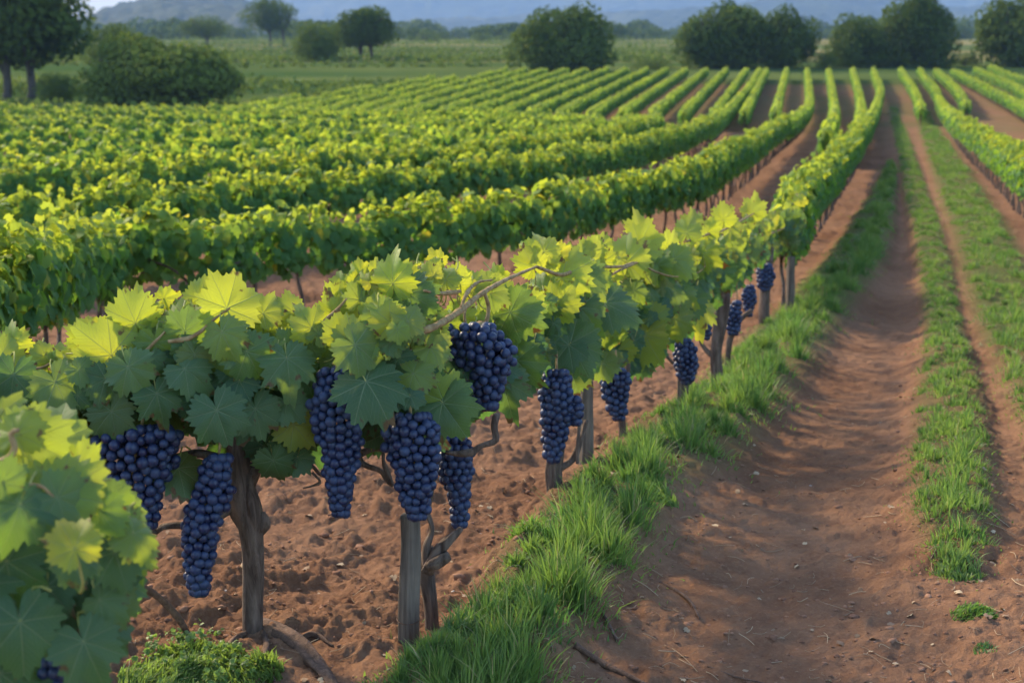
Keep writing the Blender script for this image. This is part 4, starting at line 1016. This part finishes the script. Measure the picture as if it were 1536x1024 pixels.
# sticks
sticks = [([(862, 985), (905, 992), (950, 1008), (968, 1014)], .0085, 'thick fallen stick at the bottom, right of the grass verge'),
          ([(1062, 978), (1100, 990), (1148, 1004)], .0028, 'thin pale curved twig on the track near the bottom'),
          ([(925, 960), (905, 930), (880, 915)], .004, 'thin twig leaning on the bank under the verge'),
          ([(990, 860), (1030, 880), (1050, 905)], .005, 'brown stick on the bank between grass and track')]
for pts, r, lab in sticks:
    W = []
    for k, (a, b) in enumerate(pts):
        q = P(a, b); q[2] = Gf(q[0], q[1]) + r * .8; W.append(q)
    L0 = W[0].copy(); ge = Geo(); add_tube(ge, [q - L0 for q in W], [r, r * .9, r * .6], sides=9, rough=.15, seed=int(pts[0][0]))
    o = mobj('fallen_stick', ge.mesh('fallen_stick', M_root), None, tuple(L0)); tag(o, lab, 'stick', 'sticks on the ground')

#TREES_BEGIN
# ------------------------------------------------------------------ trees and bushes
def tree(px, yb, ytop, x0, x1, ycb, label, kind='tree', seed=1, n=9000, light=.35, D=None, trunks=None, name='tree', lobes=16):
    """crown box in picture px: x0..x1, ytop..ycb ; foot at yb"""
    b = P(px, yb) if D is None else np.array([ray(px, yb)[0] * D, D, float(base(D))])
    D = b[1]; sc = D / FPX; zb = float(base(D))
    root = empty(name, (b[0], D, zb)); tag(root, label, kind)
    rn = np.random.default_rng(seed)
    cx = PD((x0 + x1) / 2, yb, D)[0] - b[0]; wx = (x1 - x0) / 2 * sc * 1.12
    zt = PD(px, ytop, D)[2] - zb; zc = max(PD(px, ycb, D)[2] - zb, .02); zt *= 1.05; hz = (zt - zc) / 2; zm = (zt + zc) / 2
    grounded = ycb > yb - 6
    if grounded: zm = zt * .40; hz = zt * .60
    ge = Geo(); LB = []
    for k in range(lobes):
        v = norm(rn.normal(size=3)); q = rn.uniform(.35, .72)
        LB.append((cx + v[0] * wx * q, v[1] * wx * q * .8, zm + v[2] * hz * q * 1.02, rn.uniform(.30, .46)))
    LB.append((cx, 0, zm, .74)); LB.append((cx - wx * .35, 0, zm - hz * .2, .6)); LB.append((cx + wx * .35, 0, zm - hz * .2, .6))
    LB = np.array(LB); R_ = min(wx, hz * 1.3)
    w_ = LB[:, 3] ** 2; idx = rn.choice(len(LB), n, p=w_ / w_.sum()); v = norm(rn.normal(size=(n, 3)))
    rr = np.where(rn.random(n) < .72, rn.uniform(.86, 1.10, n), rn.uniform(.4, .9, n))
    c = LB[idx]; pos = c[:, :3] + v * (rr * c[:, 3])[:, None] * np.array([wx, wx * .9, hz])
    bum = fbm(pos[:, 0] * 3 / R_ + seed, pos[:, 2] * 3 / R_ + pos[:, 1] * 2 / R_, 3)
    keep = (bum > -.45) & (pos[:, 2] > (0.01 if grounded else zc * .9)); pos = pos[keep]; v = v[keep]; idx = idx[keep]; m = len(pos)
    nr = norm(v + rn.normal(0, .6, (m, 3)) + [0, 0, .25]); tp = rn.normal(size=(m, 3)) + [0, 0, -.4]
    s = rn.uniform(.6, 1.25, m) * math.sqrt(wx * hz) * .052
    ti = np.stack([np.clip(rn.random(m) * .6 + light * .6, 0, 1), np.clip(light * .5 + rn.normal(0, .12, m) + .25 * (LB[idx, 3] > .4), 0, 1), 0 * s], 1)
    nrm = nr; t = norm(tp - nrm * (tp * nrm).sum(-1, keepdims=True)); X = np.cross(t, nrm)
    V0 = np.array([(0, -.9, 0), (.55, -.1, .18), (.3, .9, -.1), (-.35, .75, .1), (-.6, 0, -.12)]); T0 = np.array([(0, 1, 2), (0, 2, 3), (0, 3, 4)])
    W = s[:, None, None] * (V0[None, :, :1] * X[:, None] + V0[None, :, 1:2] * t[:, None] + V0[None, :, 2:] * nrm[:, None]) + pos[:, None]
    ge.add(W.reshape(-1, 3), None, (T0[None] + (np.arange(m) * 5)[:, None, None]).reshape(-1, 3), tint=np.repeat(ti, 5, 0))
    mobj('crown', ge.mesh('crown', M_crown, False), root)
    for k, tx in enumerate(trunks or [px]):
        ge = Geo(); x = (tx - px) * sc; r = max((x1 - x0) * .022, 1.6) * sc
        add_tube(ge, [(x, 0, -.1), (x + r * .6, 0, zc * .6 + .1), (x * .8 + cx * .2, 0, zm)], [r * 1.3, r, r * .7], sides=9, rough=.1, seed=seed)
        for q in range(4):
            a = rn.uniform(-1, 1); add_tube(ge, [(x + r * .3, 0, zc * .8 + .1), (x + cx * .3 + a * wx * .35, rn.normal(0, .2) * wx, zm * .95), (cx + a * wx * .7, rn.normal(0, .4) * wx, zm + hz * .4)], [r * .6, r * .45, r * .2], sides=6, rough=.1, seed=q)
        mobj('trunk', ge.mesh('trunk', M_tbark), root)
tree(38, 147, -75, -85, 138, 116, 'tall dark broadleaf tree at the far left edge with two trunks', seed=1, n=13000, light=.05, trunks=[10, 46], lobes=20)
tree(168, 112, 38, 125, 212, 106, 'hazy olive-green tree between the tall dark tree and the big bush', seed=2, light=.45, n=6000)
tree(90, 151, 104, 54, 122, 151, 'small light green bush left of the big rounded bush', 'bush', seed=3, light=1.0, n=4000, name='bush', lobes=9)
tree(240, 157, 57, 125, 356, 158, 'big rounded green bush at the left edge of the field behind the vines', 'bush', seed=4, light=.95, n=17000, name='bush', lobes=22)
tree(310, 68, 20, 270, 346, 60, 'bluish hazy tree left of the lone umbrella-shaped tree', seed=5, light=.3, n=4000)
tree(405, 70, -2, 362, 442, 50, 'lone tree with bare trunk and umbrella-shaped crown on the rise', seed=6, light=.1, n=5000, trunks=[405, 424])
tree(478, 93, 30, 440, 516, 88, 'pale olive tree leaning against the dark round tree', seed=7, light=.6, n=5000)
tree(548, 92, 10, 500, 598, 78, 'dark round-headed tree with visible trunks, left of the tan field', seed=8, light=.12, n=8000, trunks=[540, 556])
tree(608, 52, 20, 592, 626, 50, 'small bluish tree just right of the dark round-headed tree', seed=9, light=.3, n=2500)
tree(684, 58, 34, 664, 700, 58, 'small round olive shrub in the distant fields', 'shrub', seed=10, light=.55, n=2500, name='shrub', lobes=8)
tree(742, 48, 20, 722, 762, 46, 'faint bluish tree in the haze between shrub and large round tree', seed=11, light=.3, n=2000)
tree(795, 52, 5, 762, 835, 50, 'faint tall bluish tree behind the left side of the large round tree', seed=12, light=.3, n=3500)
tree(842, 108, 2, 766, 916, 104, 'large round dark tree standing in the centre at the top of the field', seed=13, light=.28, n=13000, lobes=20)
tree(955, 51, 8, 902, 992, 49, 'wide bluish tree in the haze, right of the large round tree', seed=14, light=.25, n=4500)
tree(1085, 102, 0, 1014, 1152, 100, 'broad dark tree at the field end, left half of the central right clump', seed=15, light=.15, n=12000, lobes=20)
tree(1182, 102, 8, 1130, 1218, 100, 'dark tree at the field end, right half of the central right clump', seed=16, light=.10, n=8000)
tree(1288, 101, 18, 1240, 1340, 100, 'low dark tree left of the taller one near the top of the tracks', seed=17, light=.2, n=9000)
tree(1380, 101, -12, 1322, 1432, 100, 'taller dark tree straight above the wheel tracks', seed=18, light=.15, n=11000, lobes=20)
tree(1520, 100, -25, 1464, 1600, 98, 'dark tree cut by the right edge of the view', seed=19, light=.12, n=10000, lobes=18)
for k, (px, yb, yt, x0, x1, lab) in enumerate([(1238, 103, 76, 1216, 1262, 'small pale bush in the gap between the two dark tree clumps'), (1345, 101, 84, 1300, 1350, 'low bush at the foot of the taller dark tree'), (1446, 99, 78, 1425, 1470, 'small olive bush between the right-hand trees'), (985, 104, 86, 940, 1010, 'low grey-green bush right of the large round tree'), (640, 62, 46, 622, 660, 'low olive shrub in the distant fields, left of the round one'), (722, 62, 48, 706, 742, 'low shrub right of the round olive shrub')]):
    tree(px, yb, yt, x0, x1, yb, lab, 'bush', seed=40 + k, n=2500, light=.5, name='bush', lobes=8)
# far vine rows and hedges in the distant fields
ge = Geo(); rn = np.random.default_rng(91); c_ = []
for D in np.concatenate([np.arange(62, 200, 3.2), np.arange(200, 330, 8)]):
    if rn.random() < .12: continue
    x = np.arange(-.40 * D, .16 * D, .55 if D < 200 else 1.4); x = x[(fbm(x * .03 + D * .2, x * 0 + D * .04, 2) > -.12)]
    yv = D + x * .10; k_ = (yv > np.interp(x, *EDGE[0], right=90) + 3) & ((D > 112) | (x < -.02 * D)); x = x[k_]
    if not len(x): continue
    c_.append(np.stack([x, D + x * .10 + rn.normal(0, .15, len(x)), np.full(len(x), .5 if D < 200 else 1.0) * rn.uniform(.7, 1.2, len(x))], 1))
c_ = np.vstack(c_); m = 7; c = np.repeat(c_, m, 0); n = len(c)
pos = np.stack([c[:, 0] + rn.normal(0, .35, n), c[:, 1] + rn.normal(0, .22, n), base(c[:, 1]) + rn.random(n) * c[:, 2]], 1)
nrm = norm(rn.normal(size=(n, 3)) + [0, -.4, .5]); tp = rn.normal(size=(n, 3)); t = norm(tp - nrm * (tp * nrm).sum(-1, keepdims=True)); X = np.cross(t, nrm)
V0 = np.array([(0, -1, 0), (.8, 0, 0), (0, 1, 0), (-.8, 0, 0)]) * .20
W = V0[None, :, :1] * X[:, None] + V0[None, :, 1:2] * t[:, None] + pos[:, None]
ge.add(W.reshape(-1, 3), (np.arange(4)[None] + np.arange(n)[:, None] * 4), None, tint=np.repeat(np.stack([rn.uniform(.3, 1, n), rn.uniform(.4, 1, n), 0 * rn.random(n)], 1), 4, 0))
o = mobj('far_crop_rows', ge.mesh('far_crop_rows', M_crown, False)); tag(o, 'low green crop rows in the hazy fields beyond the vineyard', 'crop rows', kind='stuff')
# distant wooded belt
ge = Geo(); rn = np.random.default_rng(90)
for k in range(330):
    D = rn.choice([rn.uniform(330, 420), rn.uniform(430, 900)], p=[.25, .75]); x = rn.uniform(-.42, .42) * D; s = rn.uniform(2.2, 7.5) * (.6 if D < 425 else 1); z = float(base(D)); m = 260
    v = norm(rn.normal(size=(m, 3))); pos = np.array([x, D, z + s * .45]) + v * rn.uniform(.7, 1.1, m)[:, None] * [s * rn.uniform(.7, 1.3), s, s * .55]
    pos[:, 2] = np.maximum(pos[:, 2], z)
    nrm = norm(v + rn.normal(0, .5, (m, 3))); tp = rn.normal(size=(m, 3)); t = norm(tp - nrm * (tp * nrm).sum(-1, keepdims=True)); X = np.cross(t, nrm)
    V0 = np.array([(0, -1, 0), (.8, 0, 0), (0, 1, 0), (-.8, 0, 0)]) * s * .15
    W = V0[None, :, :1] * X[:, None] + V0[None, :, 1:2] * t[:, None] + pos[:, None]
    ge.add(W.reshape(-1, 3), (np.arange(4)[None] + np.arange(m)[:, None] * 4), None, tint=(rn.random() * .6, rn.random() * .3, 0))
o = mobj('far_woods', ge.mesh('far_woods', M_crown, False)); tag(o, 'far hazy belt of woods below the hills', 'woods', kind='stuff')
# hills
def ridge(D, depth, prof, rough, seed, label):
    xs = np.linspace(-1.2, 1.2, 700) * D * .55; pr = np.array(prof, float)
    pxs = 768 + FPX * xs / D; yt = np.interp(pxs, pr[:, 0], pr[:, 1])
    crest = CAMZ + (80 - yt) / FPX * D - 0.0
    t = np.linspace(0, 1, 130); zb = float(base(D - depth)) - 5
    rows = []
    for k in t:
        s = math.sin(min(k / .62, 1) * math.pi / 2) if k < .62 else math.cos((k - .62) / .38 * math.pi / 2)
        y = D - depth + depth * k / .62
        nz = fbm(xs * 9 / D + seed, np.full_like(xs, y * 9 / D), 4) * rough * 1.6 * s + rough * .8 * np.abs(fbm(xs * 75 / D + seed, np.full_like(xs, y * 75 / D), 3))
        rows.append(np.stack([xs * (y / D), np.full_like(xs, y), zb + (crest - zb) * s + nz], 1))
    V = np.array(rows); nr, nc = V.shape[:2]; i = (np.arange(nr - 1)[:, None] * nc + np.arange(nc - 1)[None]).ravel()
    ge = Geo(); ge.add(V.reshape(-1, 3), np.stack([i, i + 1, i + nc + 1, i + nc], 1)); o = mobj('hills', ge.mesh('hills', M_hill)); tag(o, kind='structure')
ridge(1300, 420, [(-400, 60), (60, 72), (120, 52), (170, 27), (210, 15), (260, 3), (300, 8), (340, 12), (375, 10), (420, 26), (470, 44), (560, 58), (700, 64), (900, 66), (2000, 62)], 11, 4, '')
ridge(2400, 700, [(-400, 70), (500, 52), (620, 36), (760, 32), (900, 26), (1050, 22), (1180, 8), (1260, 4), (1360, 22), (1450, 18), (1536, 6), (2000, 2)], 14, 8, '')
ridge(4300, 1300, [(-400, 60), (250, 40), (330, 16), (380, 1), (440, -12), (600, -30), (900, -45), (1200, -60), (1600, -60), (2200, -50)], 30, 12, '')

# ------------------------------------------------------------------ haze
m, t = new_mat('haze_air'); pv = t.nodes.new('ShaderNodeVolumePrincipled'); ou = t.nodes.new('ShaderNodeOutputMaterial')
pv.inputs['Color'].default_value = (.30, .46, .74, 1); pv.inputs['Density'].default_value = .00032; pv.inputs['Anisotropy'].default_value = 0.0
t.links.new(pv.outputs[0], ou.inputs['Volume'])
x0, x1, y0, y1, z0, z1 = -14000, 14000, -8, 7200, -9, 560
V = [(x, y, z) for x in (x0, x1) for y in (y0, y1) for z in (z0, z1)]
Q = [(0, 1, 3, 2), (4, 6, 7, 5), (0, 4, 5, 1), (2, 3, 7, 6), (0, 2, 6, 4), (1, 5, 7, 3)]
ge = Geo(); ge.add(V, Q); o = mobj('haze', ge.mesh('haze', m, False)); tag(o, kind='stuff')
